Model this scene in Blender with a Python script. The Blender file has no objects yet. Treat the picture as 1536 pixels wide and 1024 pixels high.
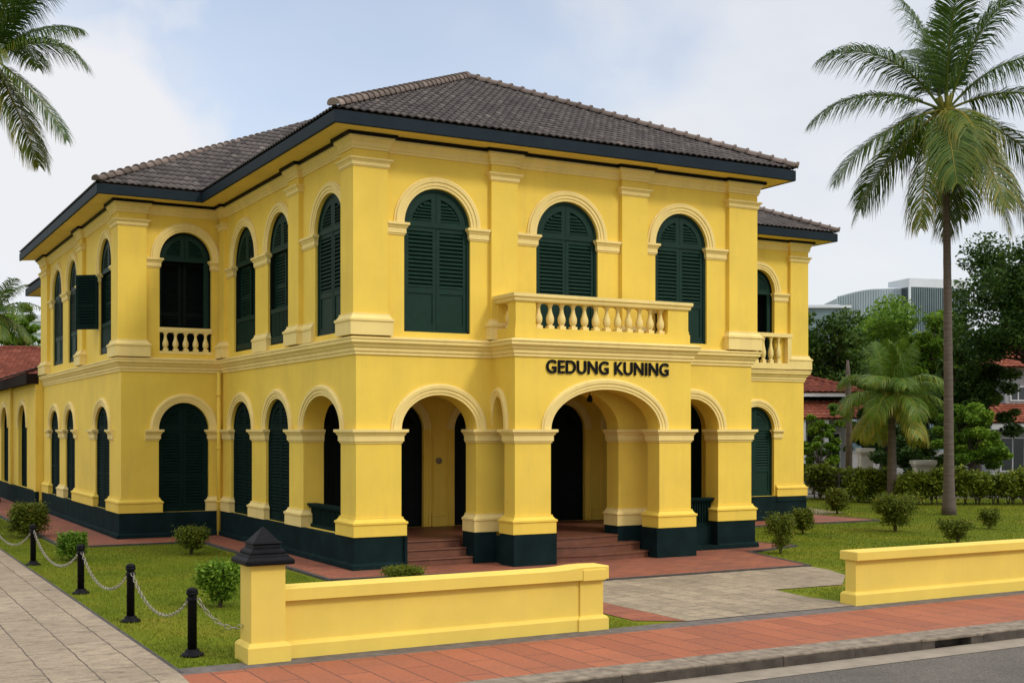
import bpy, bmesh, math, random
import numpy as np
from mathutils import Matrix, Vector
R = math.radians
PI = math.pi
random.seed(7)
rng = np.random.default_rng(11)
sc = bpy.context.scene
C = sc.collection

# ------------------------------------------------------------------ camera
EYE = 2.8
CAM = (-9.1675, -22.8695, EYE)
YAW = 29.05
cd = bpy.data.cameras.new('camera')
cam = bpy.data.objects.new('camera', cd)
C.objects.link(cam)
cam.location = CAM
cam.rotation_euler = (R(90), 0, -R(YAW))
cd.sensor_width = 36
cd.lens = 43.377
cd.shift_y = 0.0866
cd.clip_end = 3000
sc.camera = cam

# ------------------------------------------------------------------ light
SUN = Vector((0.36, -0.74, 0.72)).normalized()     # direction towards the sun
w = bpy.data.worlds.new('World')
sc.world = w
w.use_nodes = True
wn, wl = w.node_tree.nodes, w.node_tree.links
wn.clear()
wout = wn.new('ShaderNodeOutputWorld')
bg = wn.new('ShaderNodeBackground')
sky = wn.new('ShaderNodeTexSky')
sky.sky_type = 'NISHITA'
sky.sun_disc = False
sky.sun_elevation = math.asin(SUN.z)
sky.sun_rotation = math.atan2(SUN.x, SUN.y)
sky.air_density = 1.0
sky.dust_density = 1.0
tc = wn.new('ShaderNodeTexCoord')
mp = wn.new('ShaderNodeMapping')
mp.inputs['Scale'].default_value = (1.0, 1.0, 1.9)
mp.inputs['Location'].default_value = (0.35, 0.1, 0.15)
n1 = wn.new('ShaderNodeTexNoise')
n1.inputs['Scale'].default_value = 2.3
n1.inputs['Detail'].default_value = 7
n1.inputs['Roughness'].default_value = 0.5
n1.inputs['Distortion'].default_value = 0.4
ramp = wn.new('ShaderNodeValToRGB')
ramp.color_ramp.elements[0].position = 0.40
ramp.color_ramp.elements[0].color = (0.80, 0.80, 0.80, 1)
ramp.color_ramp.elements[1].position = 0.62
ramp.color_ramp.elements[1].color = (1, 1, 1, 1)
n2 = wn.new('ShaderNodeTexNoise')
n2.inputs['Scale'].default_value = 3.6
n2.inputs['Detail'].default_value = 6
ramp2 = wn.new('ShaderNodeValToRGB')       # cloud brightness
ramp2.color_ramp.elements[0].position = 0.35
ramp2.color_ramp.elements[0].color = (7.5, 7.7, 8.2, 1)
ramp2.color_ramp.elements[1].position = 0.68
ramp2.color_ramp.elements[1].color = (8.8, 8.85, 9.05, 1)
mix = wn.new('ShaderNodeMix')
mix.data_type = 'RGBA'
skm = wn.new('ShaderNodeMix')
skm.data_type = 'RGBA'
skm.blend_type = 'MULTIPLY'
skm.inputs[0].default_value = 1.0
skm.inputs[7].default_value = (1.95, 1.9, 1.9, 1)
wl.new(tc.outputs['Generated'], mp.inputs['Vector'])
wl.new(mp.outputs[0], n1.inputs['Vector'])
wl.new(mp.outputs[0], n2.inputs['Vector'])
wl.new(n1.outputs['Fac'], ramp.inputs[0])
wl.new(n2.outputs['Fac'], ramp2.inputs[0])
wl.new(sky.outputs[0], skm.inputs[6])
dotn = wn.new('ShaderNodeVectorMath')
dotn.operation = 'DOT_PRODUCT'
dotn.inputs[1].default_value = Vector((0.350, 0.945, 0.350)).normalized()
n3 = wn.new('ShaderNodeTexNoise')
n3.inputs['Scale'].default_value = 5.5
n3.inputs['Detail'].default_value = 6
n3.inputs['Roughness'].default_value = 0.5
wl.new(tc.outputs['Generated'], n3.inputs['Vector'])
wl.new(tc.outputs['Generated'], dotn.inputs[0])
jit = wn.new('ShaderNodeMath')
jit.operation = 'MULTIPLY_ADD'
jit.inputs[1].default_value = 0.10
wl.new(n3.outputs['Fac'], jit.inputs[0])
wl.new(dotn.outputs['Value'], jit.inputs[2])
blue = wn.new('ShaderNodeMapRange')
blue.interpolation_type = 'SMOOTHSTEP'
blue.inputs['From Min'].default_value = 1.008
blue.inputs['From Max'].default_value = 1.038
blue.inputs['To Min'].default_value = 1.0
blue.inputs['To Max'].default_value = 0.50
wl.new(jit.outputs[0], blue.inputs['Value'])
cov = wn.new('ShaderNodeMath')
cov.operation = 'MULTIPLY'
wl.new(ramp.outputs[0], cov.inputs[0])
wl.new(blue.outputs[0], cov.inputs[1])
dot2 = wn.new('ShaderNodeVectorMath')          # bright cloud bank low on the left
dot2.operation = 'DOT_PRODUCT'
dot2.inputs[1].default_value = Vector((0.195, 1.03, 0.235)).normalized()
wl.new(tc.outputs['Generated'], dot2.inputs[0])
jit2 = wn.new('ShaderNodeMath')
jit2.operation = 'MULTIPLY_ADD'
jit2.inputs[1].default_value = 0.030
wl.new(n3.outputs['Fac'], jit2.inputs[0])
wl.new(dot2.outputs['Value'], jit2.inputs[2])
bank = wn.new('ShaderNodeMapRange')
bank.interpolation_type = 'SMOOTHSTEP'
bank.inputs['From Min'].default_value = 1.002
bank.inputs['From Max'].default_value = 1.0115
wl.new(jit2.outputs[0], bank.inputs['Value'])
cmax = wn.new('ShaderNodeMath')
cmax.operation = 'MAXIMUM'
wl.new(cov.outputs[0], cmax.inputs[0])
wl.new(bank.outputs[0], cmax.inputs[1])
wl.new(cmax.outputs[0], mix.inputs[0])
cmix = wn.new('ShaderNodeMix')
cmix.data_type = 'RGBA'
cmix.inputs[7].default_value = (8.6, 8.7, 9.05, 1)
wl.new(bank.outputs[0], cmix.inputs[0])
wl.new(ramp2.outputs[0], cmix.inputs[6])
wl.new(cmix.outputs[2], mix.inputs[7])
wl.new(skm.outputs[2], mix.inputs[6])
sep = wn.new('ShaderNodeSeparateXYZ')
wl.new(tc.outputs['Generated'], sep.inputs[0])
mr = wn.new('ShaderNodeMapRange')
mr.inputs['From Min'].default_value = 0.36
mr.inputs['From Max'].default_value = 1.0
mr.inputs['To Min'].default_value = 1.0
mr.inputs['To Max'].default_value = 2.3
wl.new(sep.outputs['Z'], mr.inputs['Value'])
zen = wn.new('ShaderNodeVectorMath')
zen.operation = 'SCALE'
wl.new(mix.outputs[2], zen.inputs[0])
wl.new(mr.outputs[0], zen.inputs['Scale'])
wl.new(zen.outputs[0], bg.inputs['Color'])
bg.inputs['Strength'].default_value = 0.10
wl.new(bg.outputs[0], wout.inputs[0])

sl = bpy.data.lights.new('sun', 'SUN')
sl.energy = 1.5
sl.angle = R(10)
sl.color = (1.0, 0.93, 0.80)
so = bpy.data.objects.new('sun', sl)
C.objects.link(so)
so.rotation_euler = SUN.to_track_quat('Z', 'Y').to_euler()
so.location = (20, -30, 40)
sc.view_settings.view_transform = 'Standard'
sc.view_settings.look = 'None'
sc.view_settings.exposure = 0.0
sc.view_settings.gamma = 1.0
sc.cycles.max_bounces = 8
sc.cycles.transparent_max_bounces = 8


# ------------------------------------------------------------------ materials
def nodes(name):
    m = bpy.data.materials.new(name)
    m.use_nodes = True
    nt = m.node_tree
    b = nt.nodes['Principled BSDF']
    return m, nt.nodes, nt.links, b


def ramp_node(N, stops):
    r = N.new('ShaderNodeValToRGB')
    e = r.color_ramp.elements
    e[0].position, e[0].color = stops[0][0], (*stops[0][1], 1)
    e[1].position, e[1].color = stops[-1][0], (*stops[-1][1], 1)
    for p, c in stops[1:-1]:
        k = e.new(p)
        k.color = (*c, 1)
    return r


def noise(N, L, vec, scale, detail=4, rough=0.55):
    n = N.new('ShaderNodeTexNoise')
    n.inputs['Scale'].default_value = scale
    n.inputs['Detail'].default_value = detail
    n.inputs['Roughness'].default_value = rough
    if vec is not None:
        L.new(vec, n.inputs['Vector'])
    return n


def mixc(N, L, fac, a, b, blend='MIX'):
    x = N.new('ShaderNodeMix')
    x.data_type = 'RGBA'
    x.blend_type = blend
    for i, v in ((0, fac), (6, a), (7, b)):
        if hasattr(v, 'is_output'):
            L.new(v, x.inputs[i])
        else:
            x.inputs[i].default_value = v if i == 0 else (*v, 1)
    return x.outputs[2]


def bump(N, L, b, height, strength=0.3, dist=0.02):
    k = N.new('ShaderNodeBump')
    k.inputs['Strength'].default_value = strength
    k.inputs['Distance'].default_value = dist
    L.new(height, k.inputs['Height'])
    L.new(k.outputs[0], b.inputs['Normal'])


def plaster(name, col, dirt=(0.35, 0.25, 0.12), rough=0.75, amount=0.14):
    m, N, L, b = nodes(name)
    t = N.new('ShaderNodeTexCoord')
    a = noise(N, L, t.outputs['Object'], 0.9, 6, 0.6)
    r = ramp_node(N, [(0.3, tuple(c * 0.90 for c in col)), (0.7, tuple(min(0.92, c * 1.05) for c in col))])
    L.new(a.outputs['Fac'], r.inputs[0])
    # weathering: vertical streaks
    mpn = N.new('ShaderNodeMapping')
    mpn.inputs['Scale'].default_value = (3.2, 3.2, 0.35)
    L.new(t.outputs['Object'], mpn.inputs['Vector'])
    s = noise(N, L, mpn.outputs[0], 1.6, 5, 0.65)
    sr = ramp_node(N, [(0.50, (0, 0, 0)), (0.78, (amount * 2, amount * 2, amount * 2))])
    L.new(s.outputs['Fac'], sr.inputs[0])
    c = mixc(N, L, sr.outputs[0], r.outputs[0], dirt)
    L.new(c, b.inputs['Base Color'])
    b.inputs['Roughness'].default_value = rough
    f = noise(N, L, t.outputs['Object'], 55, 3, 0.6)
    bump(N, L, b, f.outputs['Fac'], 0.22, 0.006)
    return m


def simple(name, col, rough=0.6, var=0.12, scale=6.0, bmp=0.0, bscale=60, metal=0.0, spec=None):
    m, N, L, b = nodes(name)
    t = N.new('ShaderNodeTexCoord')
    a = noise(N, L, t.outputs['Object'], scale, 5, 0.6)
    r = ramp_node(N, [(0.3, tuple(c * (1 - var) for c in col)), (0.7, tuple(min(1, c * (1 + var)) for c in col))])
    L.new(a.outputs['Fac'], r.inputs[0])
    L.new(r.outputs[0], b.inputs['Base Color'])
    b.inputs['Roughness'].default_value = rough
    b.inputs['Metallic'].default_value = metal
    if spec is not None:
        b.inputs['Specular IOR Level'].default_value = spec
    if bmp:
        f = noise(N, L, t.outputs['Object'], bscale, 3, 0.6)
        bump(N, L, b, f.outputs['Fac'], bmp, 0.01)
    return m


def paver(name, c1, c2, mortar, bw, bh, msize, rot90=True, grime=(0.1, 0.09, 0.08), gamt=0.35, off=0.5, rough=0.85, loc=(0, 0, 0), crackle=False):
    m, N, L, b = nodes(name)
    t = N.new('ShaderNodeTexCoord')
    mpn = N.new('ShaderNodeMapping')
    if rot90:
        mpn.inputs['Rotation'].default_value = (0, 0, R(90))
    mpn.inputs['Location'].default_value = loc
    L.new(t.outputs['Object'], mpn.inputs['Vector'])
    dn = noise(N, L, t.outputs['Object'], 3.0, 2)
    vadd = N.new('ShaderNodeMix')
    vadd.data_type = 'VECTOR'
    vadd.inputs[0].default_value = 0.045 if crackle else 0.018
    L.new(mpn.outputs[0], vadd.inputs[4])
    L.new(dn.outputs['Color'], vadd.inputs[5])
    br = N.new('ShaderNodeTexBrick')
    br.offset = off
    br.inputs['Scale'].default_value = 1.0
    br.inputs['Brick Width'].default_value = bw
    br.inputs['Row Height'].default_value = bh
    br.inputs['Mortar Size'].default_value = msize
    br.inputs['Mortar Smooth'].default_value = 0.3
    br.inputs['Color1'].default_value = (*c1, 1)
    br.inputs['Color2'].default_value = (*c2, 1)
    br.inputs['Mortar'].default_value = (*mortar, 1)
    L.new(vadd.outputs[1], br.inputs['Vector'])
    g = noise(N, L, t.outputs['Object'], 0.8, 7, 0.65)
    gr = ramp_node(N, [(0.42, (0, 0, 0)), (0.75, (gamt, gamt, gamt))])
    L.new(g.outputs['Fac'], gr.inputs[0])
    c = mixc(N, L, gr.outputs[0], br.outputs['Color'], grime)
    if crackle:      # fine wear lines across the slabs
        mp2 = N.new('ShaderNodeMapping')
        mp2.inputs['Scale'].default_value = (1.7, 2.9, 1)
        L.new(t.outputs['Object'], mp2.inputs['Vector'])
        w2 = noise(N, L, mp2.outputs[0], 2.2, 8, 0.72)
        wr_ = ramp_node(N, [(0.34, (0.60, 0.58, 0.55)), (0.49, (0.98, 0.97, 0.96)), (0.70, (1.22, 1.20, 1.17))])
        L.new(w2.outputs['Fac'], wr_.inputs[0])
        c = mixc(N, L, 1.0, c, wr_.outputs[0], 'MULTIPLY')
    f = noise(N, L, t.outputs['Object'], 26, 5, 0.7)
    fr = ramp_node(N, [(0.25, (0.72, 0.72, 0.72)), (0.75, (1.22, 1.22, 1.22))])
    L.new(f.outputs['Fac'], fr.inputs[0])
    c = mixc(N, L, 1.0, c, fr.outputs[0], 'MULTIPLY')
    L.new(c, b.inputs['Base Color'])
    b.inputs['Roughness'].default_value = rough
    h = mixc(N, L, 0.35, br.outputs['Fac'], f.outputs['Fac'])
    inv = N.new('ShaderNodeInvert')
    L.new(h, inv.inputs['Color'])
    bump(N, L, b, inv.outputs[0], 0.5, 0.012)
    return m


def attr_mat(name, stops, rough=0.6, transl=0.0, attr='rnd', spec=0.3):
    m, N, L, b = nodes(name)
    a = N.new('ShaderNodeAttribute')
    a.attribute_name = attr
    r = ramp_node(N, stops)
    L.new(a.outputs['Fac'], r.inputs[0])
    L.new(r.outputs[0], b.inputs['Base Color'])
    b.inputs['Roughness'].default_value = rough
    b.inputs['Specular IOR Level'].default_value = spec
    if transl:
        tr = N.new('ShaderNodeBsdfTranslucent')
        L.new(r.outputs[0], tr.inputs['Color'])
        mx = N.new('ShaderNodeMixShader')
        mx.inputs[0].default_value = transl
        L.new(b.outputs[0], mx.inputs[1])
        L.new(tr.outputs[0], mx.inputs[2])
        L.new(mx.outputs[0], N['Material Output'].inputs['Surface'])
    return m


YEL = plaster('yellow_wall_paint', (0.83, 0.580, 0.074), dirt=(0.56, 0.38, 0.085), amount=0.13)
TRIM = plaster('cream_trim_paint', (0.85, 0.655, 0.235), dirt=(0.50, 0.38, 0.15))
LOWW = plaster('garden_wall_paint', (0.765, 0.560, 0.095), dirt=(0.55, 0.40, 0.13), amount=0.07)
SOFF = plaster('soffit_paint', (0.80, 0.60, 0.17), dirt=(0.5, 0.36, 0.12))
GREEN = simple('dark_green_paint', (0.006, 0.018, 0.015), 0.75, 0.18, 9, 0.08, 90, spec=.04)
GREENL = simple('shutter_green_paint', (0.0075, 0.030, 0.020), 0.55, 0.16, 8, 0.06, 90, spec=.15)
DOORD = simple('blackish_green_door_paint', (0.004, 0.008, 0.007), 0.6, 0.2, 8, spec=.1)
PLIN = simple('dark_green_plinth_paint', (0.008, 0.019, 0.019), 0.8, 0.3, 2.2, 0.15, 40, spec=.04)
FASC = simple('slate_blue_fascia_paint', (0.010, 0.019, 0.027), 0.6, 0.15, 3, spec=.12)
BLK = simple('black_paint', (0.006, 0.006, 0.007), 0.55, 0.25, 9, 0.1, 40, spec=.10)
LETT = simple('letter_black_paint', (0.005, 0.006, 0.008), 0.6, 0.1, 6, spec=.1)
INTR = simple('dim_interior_plaster', (0.035, 0.026, 0.016), 0.8, 0.2, 3)
TERR = paver('terracotta_floor_tiles', (0.21, 0.075, 0.040), (0.16, 0.055, 0.030), (0.07, 0.03, 0.02), 0.3, 0.3, 0.006, gamt=0.3, grime=(0.07, 0.035, 0.02), rough=0.5)
STEP = simple('brown_step_tiles', (0.145, 0.052, 0.026), 0.6, 0.22, 5, 0.15, 50)
APRON = paver('red_apron_bricks', (0.32, 0.095, 0.042), (0.235, 0.068, 0.032), (0.09, 0.04, 0.025), 0.42, 0.21, 0.008, False, gamt=0.45, grime=(0.13, 0.065, 0.045))
WALK = paver('red_pavement_slabs', (0.375, 0.110, 0.043), (0.285, 0.080, 0.033), (0.08, 0.036, 0.024), 1.45, 0.40, 0.010, True, gamt=0.5, grime=(0.19, 0.075, 0.04))
SLAB = paver('grey_path_slabs', (0.34, 0.268, 0.18), (0.285, 0.222, 0.148), (0.075, 0.055, 0.038), 0.95, 0.50, 0.010, True, gamt=0.6, grime=(0.19, 0.15, 0.10), off=0.37, loc=(0, -0.36, 0), crackle=True)
DRIVE = paver('grey_forecourt_slabs', (0.36, 0.285, 0.19), (0.29, 0.23, 0.15), (0.11, 0.085, 0.055), 1.1, 0.42, 0.010, True, gamt=0.7, grime=(0.17, 0.135, 0.09), crackle=True)
STRIP = simple('dark_concrete_strip', (0.12, 0.10, 0.085), 0.9, 0.35, 5, 0.5, 40)
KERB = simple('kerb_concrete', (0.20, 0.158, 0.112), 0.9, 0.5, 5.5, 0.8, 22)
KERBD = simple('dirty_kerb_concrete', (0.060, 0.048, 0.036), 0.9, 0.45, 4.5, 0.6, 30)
GUTT = simple('gutter_concrete', (0.25, 0.205, 0.15), 0.9, 0.2, 3, 0.4, 40)
ASPH = simple('asphalt', (0.105, 0.090, 0.073), 0.9, 0.62, 48, 0.9, 90)
_N, _L = ASPH.node_tree.nodes, ASPH.node_tree.links
_t = _N.new('ShaderNodeTexCoord')
_big = noise(_N, _L, _t.outputs['Object'], 0.7, 7, 0.65)
_rr = ramp_node(_N, [(0.32, (0.78, 0.78, 0.78)), (0.68, (1.12, 1.11, 1.10))])
_L.new(_big.outputs['Fac'], _rr.inputs[0])
_b = _N['Principled BSDF']
_src = _b.inputs['Base Color'].links[0].from_socket
_L.new(mixc(_N, _L, 1.0, _src, _rr.outputs[0], 'MULTIPLY'), _b.inputs['Base Color'])
EDGE = simple('dark_edging_kerb', (0.055, 0.048, 0.042), 0.9, 0.4, 6, 0.4, 40)
CHAIN = simple('galvanised_chain', (0.40, 0.36, 0.30), 0.45, 0.3, 20, metal=0.8)
BARK = simple('tree_bark', (0.055, 0.042, 0.032), 0.9, 0.35, 9, 0.6, 20)
STEM = simple('shrub_stem_bark', (0.10, 0.075, 0.045), 0.9, 0.3, 20)
WHITEW = simple('white_render', (0.62, 0.63, 0.64), 0.8, 0.08, 1.0)
CREAMW = simple('pale_stone', (0.48, 0.44, 0.36), 0.85, 0.2, 2.0)
GLASS = simple('dark_window_glass', (0.03, 0.04, 0.045), 0.12, 0.3, 0.7)
GLASSG = simple('grey_curtain_glass', (0.14, 0.20, 0.21), 0.18, 0.25, 0.25)
ALU = simple('pale_aluminium_panels', (0.60, 0.63, 0.66), 0.4, 0.06, 0.4)
LOUV = simple('silver_louvre_fins', (0.42, 0.50, 0.52), 0.4, 0.1, 0.4)
ROOFT = attr_mat('grey_clay_tiles', [(0, (0.050, 0.042, 0.040)), (0.5, (0.088, 0.074, 0.068)), (0.85, (0.125, 0.105, 0.095)), (1, (0.17, 0.14, 0.12))], 0.8, 0, 'rnd', 0.3)
RIDGE = attr_mat('ridge_clay_tiles', [(0, (0.105, 0.080, 0.066)), (0.6, (0.175, 0.135, 0.112)), (1, (0.25, 0.195, 0.165))], 0.85, 0, 'rnd', 0.2)
ROOFR = attr_mat('red_clay_tiles', [(0, (0.12, 0.032, 0.020)), (0.5, (0.19, 0.052, 0.030)), (1, (0.26, 0.085, 0.05))], 0.8, 0, 'rnd', 0.2)
ROOFO = attr_mat('orange_clay_tiles', [(0, (0.18, 0.05, 0.028)), (0.5, (0.26, 0.075, 0.04)), (1, (0.34, 0.115, 0.07))], 0.8, 0, 'rnd', 0.2)
ROOFB = attr_mat('brown_weathered_tiles', [(0, (0.035, 0.022, 0.017)), (0.6, (0.06, 0.038, 0.028)), (1, (0.09, 0.055, 0.04))], 0.85, 0, 'rnd', 0.2)
PALML = attr_mat('palm_leaf', [(0, (0.024, 0.062, 0.008)), (0.4, (0.060, 0.118, 0.012)), (0.7, (0.14, 0.17, 0.018)), (1, (0.34, 0.25, 0.03))], 0.45, 0.25, spec=0.25)
PALMY = attr_mat('yellowing_palm_leaf', [(0, (0.055, 0.125, 0.014)), (0.5, (0.14, 0.23, 0.022)), (0.80, (0.28, 0.28, 0.03)), (1, (0.42, 0.28, 0.03))], 0.45, 0.3, spec=0.25)
LEAFD = attr_mat('dark_tree_leaf', [(0, (0.020, 0.050, 0.008)), (0.6, (0.052, 0.105, 0.015)), (1, (0.12, 0.18, 0.025))], 0.55, 0.25, spec=0.15)
LEAFM = attr_mat('green_tree_leaf', [(0, (0.055, 0.125, 0.010)), (0.6, (0.145, 0.255, 0.020)), (1, (0.28, 0.38, 0.035))], 0.55, 0.3, spec=0.15)
LEAFB = attr_mat('bright_shrub_leaf', [(0, (0.055, 0.125, 0.012)), (0.6, (0.125, 0.235, 0.02)), (1, (0.24, 0.33, 0.04))], 0.5, 0.3, spec=0.15)
LEAFO = attr_mat('olive_shrub_leaf', [(0, (0.045, 0.072, 0.008)), (0.5, (0.115, 0.155, 0.015)), (0.85, (0.21, 0.225, 0.022)), (1, (0.28, 0.20, 0.03))], 0.55, 0.28, spec=0.15)
LEAFH = attr_mat('hedge_leaf', [(0, (0.055, 0.090, 0.008)), (0.55, (0.15, 0.190, 0.016)), (1, (0.33, 0.34, 0.03))], 0.55, 0.28, spec=0.15)
GRASSB = attr_mat('grass_blade', [(0, (0.080, 0.120, 0.007)), (0.55, (0.160, 0.200, 0.010)), (0.85, (0.26, 0.255, 0.018)), (1, (0.34, 0.27, 0.055))], 0.6, 0.25, spec=0.2)


def lawn_mat():
    m, N, L, b = nodes('lawn_grass')
    t = N.new('ShaderNodeTexCoord')
    a = noise(N, L, t.outputs['Object'], 0.55, 6, 0.62)
    r = ramp_node(N, [(0.30, (0.080, 0.120, 0.006)), (0.5, (0.145, 0.185, 0.009)), (0.64, (0.20, 0.195, 0.015)), (0.78, (0.29, 0.20, 0.05))])
    L.new(a.outputs['Fac'], r.inputs[0])
    f = noise(N, L, t.outputs['Object'], 22, 6, 0.75)
    fr = ramp_node(N, [(0.25, (0.55, 0.55, 0.55)), (0.75, (1.35, 1.35, 1.35))])
    L.new(f.outputs['Fac'], fr.inputs[0])
    c = mixc(N, L, 1.0, r.outputs[0], fr.outputs[0], 'MULTIPLY')
    # bare earth where the turf is worn
    e = noise(N, L, t.outputs['Object'], 0.9, 4, 0.7)
    er = ramp_node(N, [(0.66, (0, 0, 0)), (0.74, (0.7, 0.7, 0.7))])
    L.new(e.outputs['Fac'], er.inputs[0])
    c = mixc(N, L, er.outputs[0], c, (0.17, 0.125, 0.06))
    L.new(c, b.inputs['Base Color'])
    b.inputs['Roughness'].default_value = 0.9
    b.inputs['Specular IOR Level'].default_value = 0.1
    bump(N, L, b, f.outputs['Fac'], 0.8, 0.04)
    return m


LAWN = lawn_mat()


def palm_trunk_mat():
    m, N, L, b = nodes('palm_trunk_bark')
    t = N.new('ShaderNodeTexCoord')
    mpn = N.new('ShaderNodeMapping')
    mpn.inputs['Scale'].default_value = (0.4, 0.4, 6.0)
    L.new(t.outputs['Object'], mpn.inputs['Vector'])
    a = noise(N, L, mpn.outputs[0], 2.2, 5, 0.7)
    r = ramp_node(N, [(0.3, (0.060, 0.045, 0.036)), (0.55, (0.115, 0.088, 0.070)), (0.75, (0.165, 0.13, 0.105))])
    L.new(a.outputs['Fac'], r.inputs[0])
    L.new(r.outputs[0], b.inputs['Base Color'])
    b.inputs['Roughness'].default_value = 0.9
    bump(N, L, b, a.outputs['Fac'], 0.7, 0.03)
    return m


PTRUNK = palm_trunk_mat()


# ------------------------------------------------------------------ object helpers
def tag(o, label=None, cat=None, group=None, kind=None):
    if label:
        o['label'] = label
    if cat:
        o['category'] = cat
    if group:
        o['group'] = group
    if kind:
        o['kind'] = kind
    return o


def thing(name, label, cat, loc=(0, 0, 0), rz=0, group=None):
    o = bpy.data.objects.new(name, None)
    C.objects.link(o)
    o.location = loc
    o.rotation_euler = (0, 0, rz)
    o.empty_display_size = 0.2
    return tag(o, label, cat, group)


def copy_tree(o, parent=None):
    c = o.copy()
    C.objects.link(c)
    c.parent = parent
    for ch in o.children:
        copy_tree(ch, c)
    return c


class MB:
    """collects faces, links them as ONE mesh object"""

    def __init__(s, M=None):
        s.v, s.f, s.sm, s.r = [], [], [], []
        s.M = M or Matrix.Identity(4)

    def add(s, verts, faces, smooth=False, rnd=None):
        o = len(s.v)
        M = s.M
        s.v += [tuple(M @ Vector(p)) for p in verts]
        for k, f in enumerate(faces):
            s.f.append([i + o for i in f])
            s.sm.append(smooth)
            s.r.append(rnd if rnd is not None else 0.5)

    def box(s, x0, x1, y0, y1, z0, z1, rnd=None):
        v = [(x0, y0, z0), (x1, y0, z0), (x1, y1, z0), (x0, y1, z0), (x0, y0, z1), (x1, y0, z1), (x1, y1, z1), (x0, y1, z1)]
        s.add(v, [(0, 3, 2, 1), (4, 5, 6, 7), (0, 1, 5, 4), (1, 2, 6, 5), (2, 3, 7, 6), (3, 0, 4, 7)], rnd=rnd)

    def tbox(s, M, hx, hy, hz):
        """box of half sizes in the frame M"""
        v = [M @ Vector((a * hx, b * hy, c * hz)) for c in (-1, 1) for (a, b) in ((-1, -1), (1, -1), (1, 1), (-1, 1))]
        s.add(v, [(0, 3, 2, 1), (4, 5, 6, 7), (0, 1, 5, 4), (1, 2, 6, 5), (2, 3, 7, 6), (3, 0, 4, 7)])

    def quad(s, a, b, c, d, rnd=None):
        s.add([a, b, c, d], [(0, 1, 2, 3)], rnd=rnd)

    def frustum(s, x0, x1, y0, y1, z0, z1, ins):
        v = [(x0, y0, z0), (x1, y0, z0), (x1, y1, z0), (x0, y1, z0),
             (x0 + ins, y0 + ins, z1), (x1 - ins, y0 + ins, z1), (x1 - ins, y1 - ins, z1), (x0 + ins, y1 - ins, z1)]
        s.add(v, [(0, 3, 2, 1), (4, 5, 6, 7), (0, 1, 5, 4), (1, 2, 6, 5), (2, 3, 7, 6), (3, 0, 4, 7)])

    def sweep(s, prof, path, closed=False, cap=True):
        """profile [(out, z)] along a plan path; out is to the right of travel"""
        n = len(path)
        P = [Vector((p[0], p[1])) for p in path]
        offs = []
        for i in range(n):
            ds = []
            if closed or i > 0:
                ds.append((P[i] - P[i - 1]).normalized())
            if closed or i < n - 1:
                ds.append((P[(i + 1) % n] - P[i]).normalized())
            ns = [Vector((d.y, -d.x)) for d in ds]
            if len(ns) == 1:
                offs.append(ns[0])
            else:
                m = ns[0] + ns[1]
                offs.append(m / max(0.2, (1 + ns[0].dot(ns[1]))))
        k = len(prof)
        v = []
        for i in range(n):
            for (o, z) in prof:
                q = P[i] + offs[i] * o
                v.append((q.x, q.y, z))
        f = []
        for i in range(n if closed else n - 1):
            j = (i + 1) % n
            for a in range(k - 1):
                f.append((i * k + a, j * k + a, j * k + a + 1, i * k + a + 1))
        if cap and not closed:
            f.append(tuple(range(k)))
            f.append(tuple((n - 1) * k + a for a in range(k))[::-1])
        s.add(v, f)

    def lathe(s, prof, c, seg=14):
        v, f = [], []
        k = len(prof)
        for i in range(seg):
            a = 2 * PI * i / seg
            for (r, z) in prof:
                v.append((c[0] + r * math.cos(a), c[1] + r * math.sin(a), c[2] + z))
        for i in range(seg):
            j = (i + 1) % seg
            for a in range(k - 1):
                f.append((i * k + a, j * k + a, j * k + a + 1, i * k + a + 1))
        f.append(tuple(i * k for i in range(seg))[::-1])
        f.append(tuple(i * k + k - 1 for i in range(seg)))
        s.add(v, f, True)

    def tube(s, pts, radii, seg=8, rnd=None, cap=True):
        pts = [Vector(p) for p in pts]
        n = len(pts)
        v, f = [], []
        up = Vector((0.31, 0.17, 0.93))
        for i in range(n):
            d = (pts[min(i + 1, n - 1)] - pts[max(i - 1, 0)])
            if d.length < 1e-9:
                d = Vector((0, 0, 1))
            d.normalize()
            a = d.cross(up)
            if a.length < 0.05:
                a = d.cross(Vector((1, 0, 0)))
            a.normalize()
            b = a.cross(d)
            r = radii[i] if hasattr(radii, '__len__') else radii
            for k in range(seg):
                t = 2 * PI * k / seg
                v.append(pts[i] + (a * math.cos(t) + b * math.sin(t)) * r)
        for i in range(n - 1):
            for k in range(seg):
                l = (k + 1) % seg
                f.append((i * seg + k, i * seg + l, (i + 1) * seg + l, (i + 1) * seg + k))
        if cap:
            f.append(tuple(range(seg)))
            f.append(tuple((n - 1) * seg + k for k in range(seg))[::-1])
        s.add(v, f, True, rnd)

    def build(s, name, mat, parent=None, bevel=0.0):
        me = bpy.data.meshes.new(name)
        me.from_pydata(s.v, [], s.f)
        me.polygons.foreach_set('use_smooth', s.sm)
        at = me.attributes.new('rnd', 'FLOAT', 'FACE')
        at.data.foreach_set('value', [float(x) for x in s.r])
        me.materials.append(mat)
        me.update()
        b = bmesh.new()
        b.from_mesh(me)
        bmesh.ops.recalc_face_normals(b, faces=b.faces)
        b.to_mesh(me)
        b.free()
        o = bpy.data.objects.new(name, me)
        C.objects.link(o)
        o.parent = parent
        if bevel:
            bv = o.modifiers.new('bevel', 'BEVEL')
            bv.width = bevel
            bv.segments = 2
            bv.limit_method = 'ANGLE'
            bv.angle_limit = R(50)
        return o


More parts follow.
